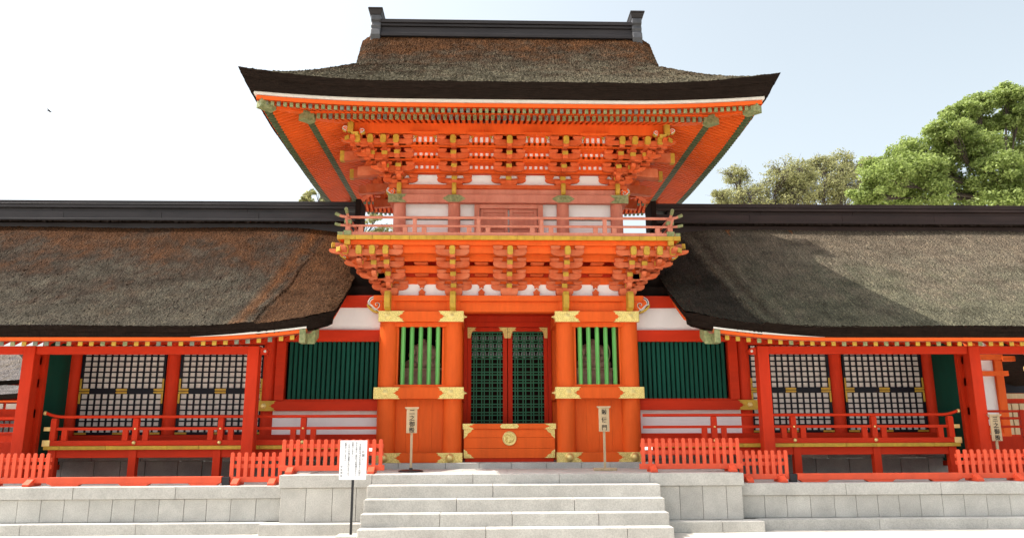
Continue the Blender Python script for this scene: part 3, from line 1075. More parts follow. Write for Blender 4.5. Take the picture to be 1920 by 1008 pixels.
def xverge(d):
    if d <= DG: return EX - d
    tt = (d - DG) / (DR - DG)
    return 3.45 + .26 * tt ** .8


def jitter_grid(vs, amp, nrm):
    return vs + rng.normal(0, amp, len(vs))[:, None] * nrm


def front_slope(sy, rows, cols, amp):
    vs = []
    for i in range(rows + 1):
        d = DR * i / rows
        e = xverge(d)
        for j in range(cols + 1):
            x = e * (-1 + 2 * j / cols)
            z = hG(d)
            if d <= DG:
                z += lift_roof(EX - abs(x), d)
            else:
                z += lift_roof(EX - abs(x), d)
                k = max(0, (abs(x) - (e - .42)) / .42)
                z -= .20 * k * k * min(1, (d - DG) / .35)
            vs.append((x, CY + sy * (EY - d), z))
    vs = np.array(vs)
    if amp:
        vs = jitter_grid(vs, amp, np.array([0, sy * .6, .8]))
        vs[:, 0] += rng.normal(0, .006, len(vs))
        vs[:, 1] += rng.normal(0, .008, len(vs))
    fs = [(i * (cols + 1) + j, i * (cols + 1) + j + 1, (i + 1) * (cols + 1) + j + 1, (i + 1) * (cols + 1) + j) for i in range(rows) for j in range(cols)]
    return vs, fs


roof = MB()
vs, fs = front_slope(-1, 170, 420, .008)
roof.add(vs.tolist(), fs)
vs, fs = front_slope(1, 40, 60, 0)
roof.add(vs.tolist(), fs)
for sx in (-1, 1):
    rows, cols = 70, 190
    vs = []
    for i in range(rows + 1):
        d = 2.35 * i / rows
        e = EY - d
        for j in range(cols + 1):
            y = e * (-1 + 2 * j / cols)
            vs.append((sx * (EX - d), CY + y, hG(d) + lift_roof(EY - abs(y), d) - (.02 if d > DG else 0)))
    vs = jitter_grid(np.array(vs), .007, np.array([sx * .6, 0, .8]))
    roof.add(vs.tolist(), [(i * (cols + 1) + j, i * (cols + 1) + j + 1, (i + 1) * (cols + 1) + j + 1, (i + 1) * (cols + 1) + j) for i in range(rows) for j in range(cols)])
rf = roof.build('bark_roof', V['thG'], gate, normals=False)
# cut edge of the thatch: slanted band in two layers round the eaves, then up the verges
mb = MB()
for n in range(4):
    F, half = side(n)
    N = 140
    E = half + 2.87
    vs, fs = [], []
    prof = ((2.875, 8.362, 1.), (2.80, 8.255, .80), (2.775, 8.25, .80), (2.69, 8.10, .55), (2.50, 8.10, .5), (2.50, 8.30, .5))
    for a in np.linspace(-E, E, N + 1):
        li = .26 * cl3(E - abs(a))
        jz = rng.normal(0, .006)
        for o, z, f in prof:
            vs.append(F(a * (half + o) / E, o + rng.normal(0, .004), z + li * f + (jz if o > 2.85 else 0)))
    K = len(prof)
    for i in range(N):
        for k in range(K - 1):
            fs.append((i * K + k, i * K + k + 1, (i + 1) * K + k + 1, (i + 1) * K + k))
    mb.add(vs, fs)
for sx in (-1, 1):
    for sy in (-1, 1):
        vs, fs = [], []
        N = 40
        for i in range(N + 1):
            d = DG - .05 + (DR - DG + .05) * i / N
            e = xverge(d)
            z = hG(d) - .20 * min(1, max(0, d - DG) / .35)
            y = CY + sy * (EY - d)
            for x, dz in ((e, .0), (e - .04, -.12), (e - .12, -.27), (e - .6, -.27)):
                vs.append((sx * x, y, z + dz * min(1, .35 + max(0, d - DG) / .4)))
        for i in range(N):
            for k in range(3):
                fs.append((i * 4 + k, i * 4 + k + 1, i * 4 + 5 + k, i * 4 + 4 + k))
        mb.add(vs, fs)
mb.build('cut_bark_edge', V['edge'], rf, normals=False)
for sx in (-1, 1):
    MB().extr([(CY - 2.35, 9.5), (CY + 2.35, 9.5), (CY, 11.35)], lambda u, v, tt, sx=sx: (sx * 3.05 + tt, u, v), -.03, .03).build('gable_board', V['red'], gate)
# ridge
rg = MB()
rg.box(-3.24, 3.24, CY - .28, CY + .28, 11.46, 11.55)
rg.box(-3.24, 3.24, CY - .22, CY + .22, 11.55, 11.61)
rg.box(-3.24, 3.24, CY - .17, CY + .17, 11.61, 11.77)
rg.box(-3.25, 3.25, CY - .22, CY + .22, 11.77, 11.84)
rg.box(-3.26, 3.26, CY - .26, CY + .26, 11.845, 11.94)
rdg = rg.build('roof_ridge', V['ridge'], gate, bevel=.012)
for sx in (-1, 1):
    pf = [(.30, 12.28), (.30, 12.14), (.24, 12.10), (.27, 12.0), (.24, 11.93), (.30, 11.86), (.33, 11.72), (.28, 11.60), (.34, 11.50), (.44, 11.40), (.46, 11.28), (.38, 11.22), (.20, 11.4), (0, 11.45)]
    pf = pf + [(-a, b) for a, b in pf[::-1]][1:]
    k = MB().extr(pf, lambda u, v, tt, sx=sx: (sx * 3.34 + tt, CY + u, v - .25), -.125, .125)
    o = k.build('ridge_end_tile', V['ridgetile'], rdg, bevel=.02)
    k = MB()
    Fk = frame(sx * 3.35, CY, 0, -1)
    k.frustum(Fk, 0, 0, 12.031, 12.15, .28, .35, .60, .72)
    k.fbox(Fk, -.185, .185, -.38, .38, 12.15, 12.195)
    k.build('ridge_end_block', V['ridge'], rdg, bevel=.012)

# ------------------------------------------------------------------ gate doors
df = MB()
df.box(-1.03, -.945, 1.30, 1.46, 1.03, 4.17).box(.945, 1.03, 1.30, 1.46, 1.03, 4.17).box(-.944, .944, 1.30, 1.46, 4.06, 4.169).box(-1.1, 1.1, 1.33, 1.44, 4.171, 4.4)
df = df.build('door_frame', V['red'], gate, bevel=.006)
for sx in (-1, 1):
    d_ = MB()
    d_.box(sx * .008, sx * .112, 1.33, 1.40, 1.04, 4.05).box(sx * .852, sx * .94, 1.33, 1.40, 1.04, 4.05)
    d_.box(sx * .113, sx * .851, 1.33, 1.40, 3.96, 4.05).box(sx * .113, sx * .851, 1.33, 1.40, 1.04, 1.6)
    leaf = d_.build('door_leaf', V['red'], gate, bevel=.005)
    la = MB()
    for k in range(4):
        for dx in (-.03, .03):
            x = sx * (.113 + .0925 + k * .1845 + dx)
            la.box(x - .012, x + .012, 1.352, 1.378, 1.6, 3.96)
    z = 1.68
    while z < 3.95:
        for dz in (-.032, .032):
            la.box(sx * .113, sx * .851, 1.345, 1.3515, z + dz - .013, z + dz + .013)
        z += .185
    la.build('door_lattice', V['doorgreen'], leaf)
    cv = MB()
    for i in range(4):
        for j in range(3):
            cx_ = sx * (.113 + .0925 + i * .1845)
            cz_ = 3.42 + j * .19
            cv.tube([(cx_ + .065 * math.cos(q), 1.37, cz_ + .07 * math.sin(q)) for q in np.linspace(0, 2 * math.pi, 9)], .018, 5)
            cv.lathe(lambda a, b, h, cx_=cx_, cz_=cz_: (cx_ + a, 1.375 - h, cz_ + b), [(.04, 0), (.03, .02), (.001, .03)], 7)
    cv.build('carved_rosettes', V['carve'], leaf)
    ft = MB()
    for xa, xb in ((.004, .16), (.944, .79)):
        d2 = 1 if xb > xa else -1
        ft.extr([(sx * xa, 3.80), (sx * (xa + d2 * .07), 3.80), (sx * (xa + d2 * .09), 3.90), (sx * (xa + d2 * .12), 3.97), (sx * (xb + d2 * .05), 3.985), (sx * xb, 4.0), (sx * (xb + d2 * .05), 4.052), (sx * xa, 4.052)], XZ(1.33), -.010, -.001)
    build_each(ft, 'corner_fitting', V['gold'], leaf)
MB().box(-1.0, 1.0, 1.75, 1.8, 1.03, 4.2).build('dark_backing', V['void'], gate)  # added dark sheet, stands in for the unlit space behind the doors
for sx in (-1, 1):
    for x, z in ((.2, 2.75), (.24, 2.2), (.72, 2.2)):
        pass

# ------------------------------------------------------------------ corridors either side
CORR = {-1: ('vermilion corridor left of the gate under a brown mossy bark roof', V['thL'], V['ridge']),
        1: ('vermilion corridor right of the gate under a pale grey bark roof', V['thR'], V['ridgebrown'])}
hW = lambda d: 3.65 + .66 * d + .0265 * d * d
WXN, WXF, WYE, WYR = 3.5, 14.2, -1.9, 2.2


def wing_rise(x):
    return .30 * max(0., (6.5 - x) / 3.0) ** 2


def wing_edge_y(x):
    return WYE + .42 * max(0., (4.05 - x) / .55) ** 2


def wing_x_near(d):
    return WXN + .22 * max(0., min(1., (d - 2.2) / .7))


def wing_pt(d, x):
    d0 = wing_edge_y(x) - WYE
    dd = d0 + (4.1 - d0) * d / 4.1
    z = hW(dd) + wing_rise(x) * max(0, 1 - dd / 3.2) ** 1.5
    k = max(0., (3.95 - x) / .45)
    z -= .10 * k * k
    k2 = max(0., (5.15 - x) / 1.6)
    z -= .16 * k2 * min(1, dd / 2)
    xf = 5.69 - .19 * z + .05 * math.sin(z * 5)
    z -= .045 * max(0., min(1., (xf - x) / .03)) * max(0., min(1., (5.9 - z) / .5))
    return (x, WYE + dd, z)


for sx in (-1, 1):
    SX = sx
    lab, mth, mrg = CORR[sx]
    w = thing('shrine_corridor', lab, 'corridor hall', (9, .3, .72), 'corridors flanking the gate')
    # --- roof
    rows, cols = 170, 470
    vs = []
    for i in range(rows + 1):
        d = 4.1 * i / rows
        xn = wing_x_near(d)
        for j in range(cols + 1):
            vs.append(wing_pt(d, xn + (WXF - xn) * j / cols))
    vs = np.array(vs)
    vs[:, 2] += .05 * np.sin(vs[:, 0] * 1.1 + 1) * np.sin(vs[:, 1] * 1.3) * .5
    vs = vs + np.repeat(rng.normal(0, .0026, (rows // 3 + 1, cols + 1)), 3, 0)[:rows + 1].reshape(-1)[:, None] * np.array([0, -.6, .8])
    vs = jitter_grid(vs, .0048, np.array([0, -.6, .8]))
    vs[:, 0] += rng.normal(0, .007, len(vs))
    rb_ = MB().add(vs.tolist(), [(i * (cols + 1) + j, i * (cols + 1) + j + 1, (i + 1) * (cols + 1) + j + 1, (i + 1) * (cols + 1) + j) for i in range(rows) for j in range(cols)])
    rv, N = [], 24
    for i in range(N + 1):
        d = 4.1 * i / N
        for x in (3.72, 9.45):
            rv.append((x, 2.2 + d, hW(4.1 - d)))
    rb_.add(rv, [(2 * i, 2 * i + 1, 2 * i + 3, 2 * i + 2) for i in range(N)])
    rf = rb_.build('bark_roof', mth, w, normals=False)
    mb = MB()
    xs = np.concatenate([np.linspace(WXN, 4.6, 40), np.linspace(4.62, WXF, 240)])
    prof = ((0, 0, 1.), (.06, -.10, 1.), (.085, -.10, 1), (.15, -.205, .92), (.5, -.205, .9))
    vs, fs = [], []
    for x in xs:
        p = wing_pt(0, x)
        j_ = rng.normal(0, .007)
        for dy, dz, f in prof:
            vs.append((x + (dy * .5 if x < 4 else 0) * max(0, (4.0 - x) / .5), p[1] + dy + rng.normal(0, .004), p[2] + dz - wing_rise(x) * (1 - f) + (j_ if dy == 0 else 0)))
    K = len(prof)
    for i in range(len(xs) - 1):
        for k in range(K - 1):
            fs.append((i * K + k, i * K + k + 1, (i + 1) * K + k + 1, (i + 1) * K + k))
    mb.add(vs, fs)
    vs, fs = [], []
    for i in range(61):
        d = 4.1 * i / 60
        p = wing_pt(d, wing_x_near(d))
        for dx, dz in ((0, 0), (.03, -.12), (.07, -.12), (.13, -.27), (.7, -.27)):
            vs.append((p[0] + dx, p[1] + .02, p[2] + dz + rng.normal(0, .004)))
    for i in range(60):
        for k in range(4):
            fs.append((i * 5 + k, i * 5 + k + 1, i * 5 + 6 + k, i * 5 + 5 + k))
    mb.add(vs, fs)
    mb.build('cut_bark_edge', V['edge'], rf, normals=False)
    # eave boards
    mb, mw = MB(), MB()
    xs = np.linspace(3.98, WXF, 90)
    for M_, y0, z0, z1, th in ((mb, -1.765, 3.372, 3.442, .08),):
        vs, fs = [], []
        for x in xs:
            li = wing_rise(x) * .8
            y_ = wing_edge_y(x) - WYE
            for yy, z in ((y0, z0), (y0, z1), (y0 + th, z1), (y0 + th, z0)):
                vs.append((x, yy + y_ * .6, z + li))
        for i in range(len(xs) - 1):
            for k in range(4):
                k2 = (k + 1) % 4
                fs.append((i * 4 + k, i * 4 + k2, i * 4 + 4 + k2, i * 4 + 4 + k))
        M_.add(vs, fs)
    mb.build('eave_board', V['orange'], w)
    mb = MB()
    vs, fs = [], []
    xs = np.linspace(3.98, 6.2, 30)
    for x in xs:
        li = wing_rise(x) * .8
        g_w = .035 * min(1, (6.2 - x) / 1.2)
        for yy, z in ((-1.79, 3.444 + .004), (-1.79, 3.444 + g_w + .004), (-1.70, 3.444 + g_w + .004), (-1.70, 3.448)):
            vs.append((x, yy, z + li))
    for i in range(len(xs) - 1):
        for k in range(4):
            k2 = (k + 1) % 4
            fs.append((i * 4 + k, i * 4 + k2, i * 4 + 4 + k2, i * 4 + 4 + k))
    mb.add(vs, fs)
    mb.build('white_eave_board', V['whitepaint'], w)
    # verge board turning up towards the ridge
    vs, fs = [], []
    for i in range(41):
        d = .12 + 3.9 * i / 40
        p = wing_pt(d, wing_x_near(d))
        s_ = min(1, i / 6)
        for dx, dz in ((.16, -.28), (.16, -.40), (.24, -.40), (.24, -.28)):
            vs.append((p[0] + dx + .34 * (1 - s_), p[1] + .05, p[2] + dz + .03 - .05 * (1 - s_)))
    for i in range(40):
        for k in range(4):
            k2 = (k + 1) % 4
            fs.append((i * 4 + k, i * 4 + k2, i * 4 + 4 + k2, i * 4 + 4 + k))
    vb = MB().add(vs, fs).build('verge_board', V['orange'], w)
    MB().box(3.99, 4.11, -1.80, -1.60, 3.33, 3.60).extr([(-1.60, 3.60), (-1.60, 3.33), (-1.25, 3.50), (-1.25, 3.68)], lambda u, v, tt: (3.85 + tt, u, v), 0, .2).build('verge_board_cap', V['patina'], vb, bevel=.008)
    # rafters and soffit
    x = 4.26
    while x < WXF:
        P = [(x + s, y, z + dz + wing_rise(x) * f) for y, z, f in ((-1.72, 3.285, .7), (.32, 4.22, .2)) for s, dz in ((-.036, 0), (.036, 0), (.036, .085), (-.036, .085))]
        o = MB().hexa(P).build('rafter', V['red'], w)
        z = 3.285 + wing_rise(x) * .7
        MB().box(x - .04, x + .04, -1.735, -1.715, z - .004, z + .088).build('rafter_tip', V[rng.choice(('patina', 'patina2', 'ochre') if sx < 0 else ('ochre', 'ochre', 'patina'))], o)
        x += .212
    vs = []
    for x in np.linspace(3.9, WXF, 40):
        for y, z, f in ((-1.78, 3.355, .75), (.34, 4.315, .2)):
            vs.append((x, y, z + wing_rise(x) * f))
    MB().add(vs, [(2 * i, 2 * i + 1, 2 * i + 3, 2 * i + 2) for i in range(39)]).build('soffit', V['faded'], w, normals=False)
    # ridge
    rg = MB()
    rg.box(3.80, WXF, 1.86, 2.54, 6.78, 6.84)
    rg.box(3.80, WXF, 2.02, 2.4, 6.4, 6.779)
    x = 3.80
    while x < WXF:
        rg.box(x, min(x + 2.4, WXF) - .004, 1.93, 2.47, 6.84, 7.03)
        rg.box(x + .3, min(x + 2.7, WXF) - .004, 1.97, 2.43, 7.03, 7.12)
        x += 2.4
    rg.box(3.80, WXF, 1.90, 2.50, 7.12, 7.20)
    rg.box(3.80, WXF, 1.88, 2.52, 7.202, 7.225)
    rg.box(3.80, WXF, 1.94, 2.46, 7.227, 7.32)
    rdg = rg.build('roof_ridge', mrg, w, bevel=.008)
    fr = MB()
    vs, fs = [], []
    xs = np.linspace(3.75, WXF, 300)
    for x in xs:
        a, b = rng.normal(0, .012), rng.normal(0, .015)
        vs += [(x, 1.84, 6.778), (x, 1.85 + b * .5, 6.745 + b), (x, 1.97, 6.74)]
    for i in range(len(xs) - 1):
        for k in range(2):
            fs.append((i * 3 + k, i * 3 + k + 1, i * 3 + 4 + k, i * 3 + 3 + k))
    fr.add(vs, fs)
    fr.build('ragged_bark_fringe', V['edge'], rdg, normals=False)
    MB().box(3.66, 3.795, 1.84, 2.56, 6.70, 7.36).build('ridge_end_block', V['dark'], rdg, bevel=.01)
    # --- posts and beam
    for x in (5.15, 9.54, 13.92):
        o = MB().box(x - .115, x + .115, -1.215, -.985, .80, 3.34).build('post', V['red'], w, bevel=.015)
        MB().box(x - .19, x + .19, -1.29, -.91, .70, .80).build('base_stone', V['stoneB'], o, bevel=.02)
    build_each(MB().box(5.265, 9.425, -1.17, -1.03, 3.18, 3.338).box(9.655, 13.8, -1.17, -1.03, 3.18, 3.338), 'eave_beam', V['redbeam'], w, bevel=.008)
    o = MB().extr([(5.03, 3.17), (5.03, 3.30), (4.93, 3.31), (4.86, 3.25), (4.90, 3.17)], XZ(-1.1), -.06, .06).build('cloud_beam_end', V['red'], w, bevel=.008)
    MB().lathe(lambda a, b, h: (4.93 + a, -1.165 - h, 3.235 + b), [(.028, 0), (.024, .008), (.012, .010), (.010, .004), (.001, .004)], 14).build('white_scroll', V['whitepaint'], o)
    # --- stone foundation and veranda
    c = MB()
    row_blocks(c, 2.9, 9.6, .62, .17, .3, .716, 1.06, jit=.2, seed=80 + sx, gap=.01)
    row_blocks(c, 2.9, 9.6, .85, .10, .3, 1.064, 1.25, jit=.2, seed=90 + sx, gap=.01)
    c.build('foundation_stones', V['stonedark'], w, bevel=.012)
    ver = MB().box(2.9, 9.21, -.84, .3, 1.335, 1.392).build('veranda_deck', V['redbeam'], w)
    c = MB()
    x = 2.9
    while x < 9.2:
        e = min(x + random.choice((1.2, .62, .62, .9)), 9.23)
        c.box(x, e - .004, -.875, -.842, 1.322, 1.394)
        x = e
    c.build('edge_board', V['ochre'], ver, bevel=.004)
    MB().box(2.9, 9.14, -.80, -.70, 1.165, 1.332).build('veranda_beam', V['redbeam'], w, bevel=.006)
    for x in (4.2, 5.85, 7.5, 9.08):
        MB().box(x - .075, x + .075, -.83, -.69, .712, 1.33).build('veranda_stump', V['red'], w, bevel=.006)
    rl = MB()
    rl.box(2.71, 9.20, -.815, -.765, 1.70, 1.755)
    pts = [(x_, -.79, 1.962 + .06 * max(0, (x_ - 8.95) / .3) ** 2) for x_ in list(np.linspace(2.71, 8.9, 8)) + [9.0, 9.1, 9.2, 9.28]]
    rl.tube(pts, .031, 10)
    rail = MB().box(2.71, 9.17, -.83, -.75, 1.398, 1.50).build('railing', V['redbeam'], w, bevel=.005)
    build_each(rl, 'rail', V['redbeam'], rail, smooth=True)
    for x in (4.17, 5.81, 7.49, 9.10):
        MB().box(x - .055, x + .055, -.842, -.738, 1.501, 1.90).frustum(frame(x, -.79, 0, -1), 0, 0, 1.90, 1.935, .12, .09, .10, .08).build('rail_post', V['red'], rail, bevel=.006)
        if x < 9:
            bs_ = MB().lathe(lambda a, b, h: (x + a, -.843 - h, 1.455 + b), [(.04, 0), (.036, .014), (.02, .026), (.001, .03)], 14)
            bs_.lathe(lambda a, b, h: (x + a, -.843 - h, 1.727 + b), [(.022, 0), (.018, .01), (.001, .014)], 10)
            build_each(bs_, 'gilt_boss', V['goldplain'], rail, smooth=True)
        for dx in ((-.2, .2) if x < 9 else (-.22,)):
            MB().box(x + dx - .055, x + dx + .055, -.82, -.76, 1.501, 1.70).build('short_strut', V['red'], rail, bevel=.004)
    k = MB()
    k.lathe(lambda a, b, h: (9.28 + h, -.79 + a, 2.035 + b), [(.03, 0), (.045, .015), (.045, .045), (.02, .065), (.001, .07)], 12)
    k.box(9.16, 9.29, -.825, -.755, 1.685, 1.765)
    k.box(9.13, 9.28, -.85, -.73, 1.385, 1.51)
    build_each(k, 'gilt_rail_cap', V['goldplain'], rail, bevel=.006)
    # --- wall: round pillars, lattice shutters, slatted window
    for x in (5.22, 7.29, 9.41):
        MB().cyl(x, .32, 1.35, 4.2, .155, 24).build('wall_pillar', V['red'], w, smooth=True)
    MB().box(2.8, 9.8, .05, .30, 1.393, 1.60).build('wall_sill', V['redbeam'], w, bevel=.006)
    MB().box(5.3, 9.8, .18, .36, 3.52, 4.3).build('wall_head', V['redbeam'], w)
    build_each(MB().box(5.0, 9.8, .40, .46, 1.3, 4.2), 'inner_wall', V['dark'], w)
    for x0, x1 in ((5.34, 7.135), (7.445, 9.24)):
        lt = MB()
        lt.box(x0, x1, .285, .30, 1.61, 3.5)
        sh = lt.build('lattice_shutter', V['paper'], w)
        la = MB()
        la.box(x0 - .0, x0 + .05, .235, .284, 1.61, 3.5).box(x1 - .05, x1, .235, .284, 1.61, 3.5)
        la.box(x0 + .051, x1 - .051, .235, .284, 2.462, 2.585)
        la.box(x0 + .051, x1 - .051, .235, .284, 1.61, 1.66)
        n = 12
        for k in range(1, n):
            xx = x0 + .05 + (x1 - x0 - .1) * k / n
            la.box(xx - .0185, xx + .0185, .262, .283, 1.66, 2.461)
            la.box(xx - .0185, xx + .0185, .262, .283, 2.586, 3.5)
        for zz in [1.66 + .115 * k for k in range(1, 7)] + [2.585 + .115 * k for k in range(1, 8)]:
            la.box(x0 + .051, x1 - .051, .257, .2615, zz - .0145, zz + .0145)
        la.build('black_lattice', V['black'], sh)
        ft = MB()
        for zc in (2.524,):
            for dz in (-.029, .029):
                for xa, xb in ((x0 + .002, x0 + .22), ((x0 + x1) / 2 - .12, (x0 + x1) / 2 + .12), (x1 - .22, x1 - .002)):
                    e_ = [(xa, zc + dz - .023), (xb - .02, zc + dz - .023), (xb, zc + dz - .008), (xb, zc + dz + .008), (xb - .02, zc + dz + .023), (xa, zc + dz + .023)]
                    ft.extr(e_, XZ(.235), -.008, -.001)
        for xa in (x0 + .004, x1 - .046):
            ft.box(xa, xa + .042, .226, .234, 2.26, 2.47).box(xa, xa + .042, .226, .234, 2.58, 2.79)
        for xa in (x0 + .002, (x0 + x1) / 2 - .15, x1 - .25):
            ft.box(xa, xa + .25, .227, .234, 1.612, 1.655)
        build_each(ft, 'gilt_fitting', V['ochre'], sh, bevel=.003)
    # slatted window by the gate
    wf = MB()
    wf.box(4.86, 5.06, .14, .34, 2.31, 3.58)
    wf.box(2.7, 5.06, .12, .34, 3.582, 3.835)
    wf.box(2.7, 5.06, .16, .34, 2.302, 2.34)
    wn_o = wf.build('slatted_window', V['redbeam'], w, bevel=.006)
    sl_ = MB()
    x = 2.80
    while x < 4.85:
        sl_.extr([(-.041, 0), (-.028, -.03), (.028, -.03), (.041, 0), (0, .03)], lambda u, v, tt, x=x: (x + u, .23 + v, tt), 2.34, 3.582)
        x += .103
    build_each(sl_, 'window_slat', V['slatgreen'], wn_o)
    MB().box(2.7, 5.6, .9, .95, 1.3, 4.3).build('dark_backing', V['void'], w)  # added dark sheet, stands in for the darkness behind the slats
    nb = MB().box(2.75, 5.42, .06, .30, 2.095, 2.30).build('tie_beam', V['redbeam'], w, bevel=.008)
    MB().extr(fishtail(5.425, 4.98, 2.092, 2.303), XZ(.06), -.012, -.001).box(5.421, 5.430, .05, .28, 2.094, 2.30).build('gilt_fitting', V['ochre'], nb)
    bb = MB()
    flower_boss(bb, 5.24, .048, 2.2, .06)
    bb.build('boss', V['goldplain'], nb)
    c = MB().box(2.75, 5.1, .24, .30, 1.60, 2.093).box(2.7, 5.1, .22, .30, 3.837, 4.34)
    build_each(c, 'plaster_panel', V['plaster'], w)
    build_each(MB().box(2.65, 5.1, .14, .30, 4.342, 4.605), 'upper_tie_beam', V['redbeam'], w, bevel=.006)
    build_each(MB().box(2.66, 4.3, .34, .38, 4.3, 4.85).box(2.66, 3.62, .55, .6, 4.3, 5.6), 'dark_gap_board', V['dark'], w)  # black boards added as the darkness in the gap beside the gate
    # end screen beyond the veranda
    c = MB().box(9.44, 9.50, -.70, .16, 1.0, 3.5)
    es = c.build('end_screen', V['slatgreen'], w)
    MB().box(9.42, 9.52, -.80, -.70, .9, 3.5).box(9.42, 9.52, -.70, .16, .9, 1.0).build('screen_frame', V['red'], es)
    hg = MB()
    for z in (1.95, 2.55, 3.0):
        hg.box(9.505, 9.535, -.93, -.78, z, z + .16)
    MB().box(9.505, 9.53, -.97, -.80, .95, 3.2).build('folded_shutter', V['red'], es)
    build_each(hg, 'hinge', V['black'], es)
SX = 1

# ------------------------------------------------------------------ offering box
ob = thing('offering_box', 'vermilion offering box with gilt corners and round crest before the gate doors', 'offering box', (0, .2, 1.02))
MB().box(-.94, .94, .0, .42, 1.022, 1.10).build('base_board', V['red'], ob, bevel=.006)
c = MB()
for z0, z1 in ((1.10, 1.30), (1.304, 1.52), (1.524, 1.70)):
    c.box(-.965, .965, -.03, .45, z0, z1)
c.build('body', V['orange'], ob, bevel=.004)
MB().box(-.99, .99, -.06, .48, 1.702, 1.81).build('lid', V['orange'], ob, bevel=.006)
for sx in (-1, 1):
    MB().extr(fishtail(sx * .992, sx * .74, 1.70, 1.812), XZ(-.06), -.009, -.001).build('corner_fitting', V['gold'], ob)
    MB().extr([(sx * .966, 1.70), (sx * .76, 1.70), (sx * .80, 1.68), (sx * .82, 1.64), (sx * .88, 1.61), (sx * .90, 1.56), (sx * .94, 1.53), (sx * .966, 1.50)], XZ(-.03), -.008, -.001).build('corner_fitting', V['gold'], ob)
    MB().extr([(sx * .966, 1.102), (sx * .74, 1.102), (sx * .79, 1.13), (sx * .82, 1.17), (sx * .88, 1.19), (sx * .90, 1.24), (sx * .966, 1.28)], XZ(-.03), -.008, -.001).build('corner_fitting', V['gold'], ob)
MB().extr([(-.2, 1.756), (-.17, 1.715), (-.12, 1.71), (.12, 1.71), (.17, 1.715), (.2, 1.756), (.17, 1.80), (.12, 1.806), (-.12, 1.806), (-.17, 1.80)], XZ(-.06), -.009, -.001).build('centre_fitting', V['gold'], ob)
cr = MB().lathe(lambda a, b, h: (a, -.03 - h, 1.505 + b), [(.15, 0), (.15, .02), (.138, .03), (.126, .024), (.126, .012), (.001, .012)], 36)
cr = cr.build('crest', V['goldplain'], ob, smooth=True)
c = MB()
for k in range(3):
    a0 = k * 2 * math.pi / 3 + .5
    pts, rr = [], []
    for i in range(15):
        a = a0 + i * .155
        r_ = .055 + .0036 * i
        pts.append((r_ * math.cos(a), -.042, 1.505 + r_ * math.sin(a)))
        rr.append(.032 * (1 - i / 14) ** .8 + .003)
    c.tube(pts, rr, 8)
c.build('three_comma_mark', V['gold'], cr, smooth=True)

# ------------------------------------------------------------------ seated guardians behind the green bars
for sx, lab in ((-1, 'seated wooden guardian figure behind green bars left of the doors'), (1, 'seated wooden guardian figure behind green bars right of the doors')):
    st = thing('guardian_statue', lab, 'statue', (sx * 1.92, .72, 2.34), 'seated guardians in the gate')
    MB().box(sx * 1.92 - .40, sx * 1.92 + .40, .45, 1.05, 2.34, 2.98).box(sx * 1.92 - .45, sx * 1.92 + .45, .42, 1.08, 2.98, 3.03).build('pedestal', V['statue'], st, bevel=.01)
    cx_ = sx * 1.92
    me = bpy.data.meshes.new('body')
    vv = [(0, 0, .08), (0, 0, .26), (0, .0, .42), (0, -.01, .50), (0, -.02, .60),
          (-.16, 0, .40), (-.24, -.05, .24), (-.12, -.17, .16), (.16, 0, .40), (.24, -.05, .24), (.12, -.17, .16),
          (-.18, -.05, .09), (-.33, -.16, .07), (-.08, -.24, .06), (.18, -.05, .09), (.33, -.16, .07), (.08, -.24, .06)]
    ee = [(0, 1), (1, 2), (2, 3), (3, 4), (2, 5), (5, 6), (6, 7), (2, 8), (8, 9), (9, 10), (0, 11), (11, 12), (12, 13), (0, 14), (14, 15), (15, 16)]
    rad = [.17, .15, .12, .055, .085, .09, .075, .05, .09, .075, .05, .12, .09, .06, .12, .09, .06]
    me.from_pydata([(a * 1.15 + cx_ - st.location[0], b + .72 - st.location[1], c_ * 1.15 + 3.03 - st.location[2]) for a, b, c_ in vv], ee, [])
    o = bpy.data.objects.new('body', me)
    COL.objects.link(o)
    o.parent = st
    me.materials.append(V['statue'])
    sk = o.modifiers.new('skin', 'SKIN')
    for i, d in enumerate(me.skin_vertices[0].data):
        d.radius = (rad[i] * 1.1,) * 2
        d.use_root = i == 0
    ss = o.modifiers.new('sub', 'SUBSURF')
    ss.levels = ss.render_levels = 2
    MB().lathe(lambda a, b, h: (cx_ + a, .70 + b, 3.78 + h), [(.10, 0), (.105, .03), (.075, .05), (.06, .14), (.03, .17), (.001, .175)], 12).build('cap', V['dark'], st, smooth=True)
    MB().tube([(cx_ + sx * .02 + .30, .55, 3.08 + i * .07) if False else (cx_ + .27 + .10 * math.sin(i * .38), .55, 3.06 + i * .075) for i in range(9)], .014, 6).build('bow', V['wood'], st)


# ------------------------------------------------------------------ fences and beams
def fence(xs, y, zb, h, lab, feet, group='vermilion picket fences'):
    x0, x1 = xs[0], xs[-1]
    t = thing('picket_fence', lab, 'fence', ((x0 + x1) / 2, y, zb), group)
    for x in xs:
        w = .034
        zt = zb + h
        lean = random.uniform(-.004, .004)
        MB().extr([(x - w, zb + .13), (x - w + lean, zt - .02), (x - w * .55 + lean, zt), (x + w * .55 + lean, zt), (x + w + lean, zt - .02), (x + w, zb + .13)], XZ(y), -.032, .0).build('picket', V['fence'], t, bevel=.004)
    for z in (zb + h * .58, zb + h * .80):
        MB().box(x0 - .045, x1 + .045, y + .001, y + .036, z - .035, z + .035).build('rail', V['fence'], t, bevel=.004)
    MB().box(x0 - .07, x1 + .07, y - .036, y + .04, zb + .05, zb + .145).build('sill', V['fence'], t, bevel=.006)
    for x in feet:
        MB().extr([(-.20, zb), (.20, zb), (.20, zb + .04), (.12, zb + .085), (.06, zb + .12), (-.06, zb + .12), (-.12, zb + .085), (-.20, zb + .04)],
                  lambda u, v, tt, x=x: (x + tt, y + u, v), -.06, .06).build('foot', V['fence'], t, bevel=.006)


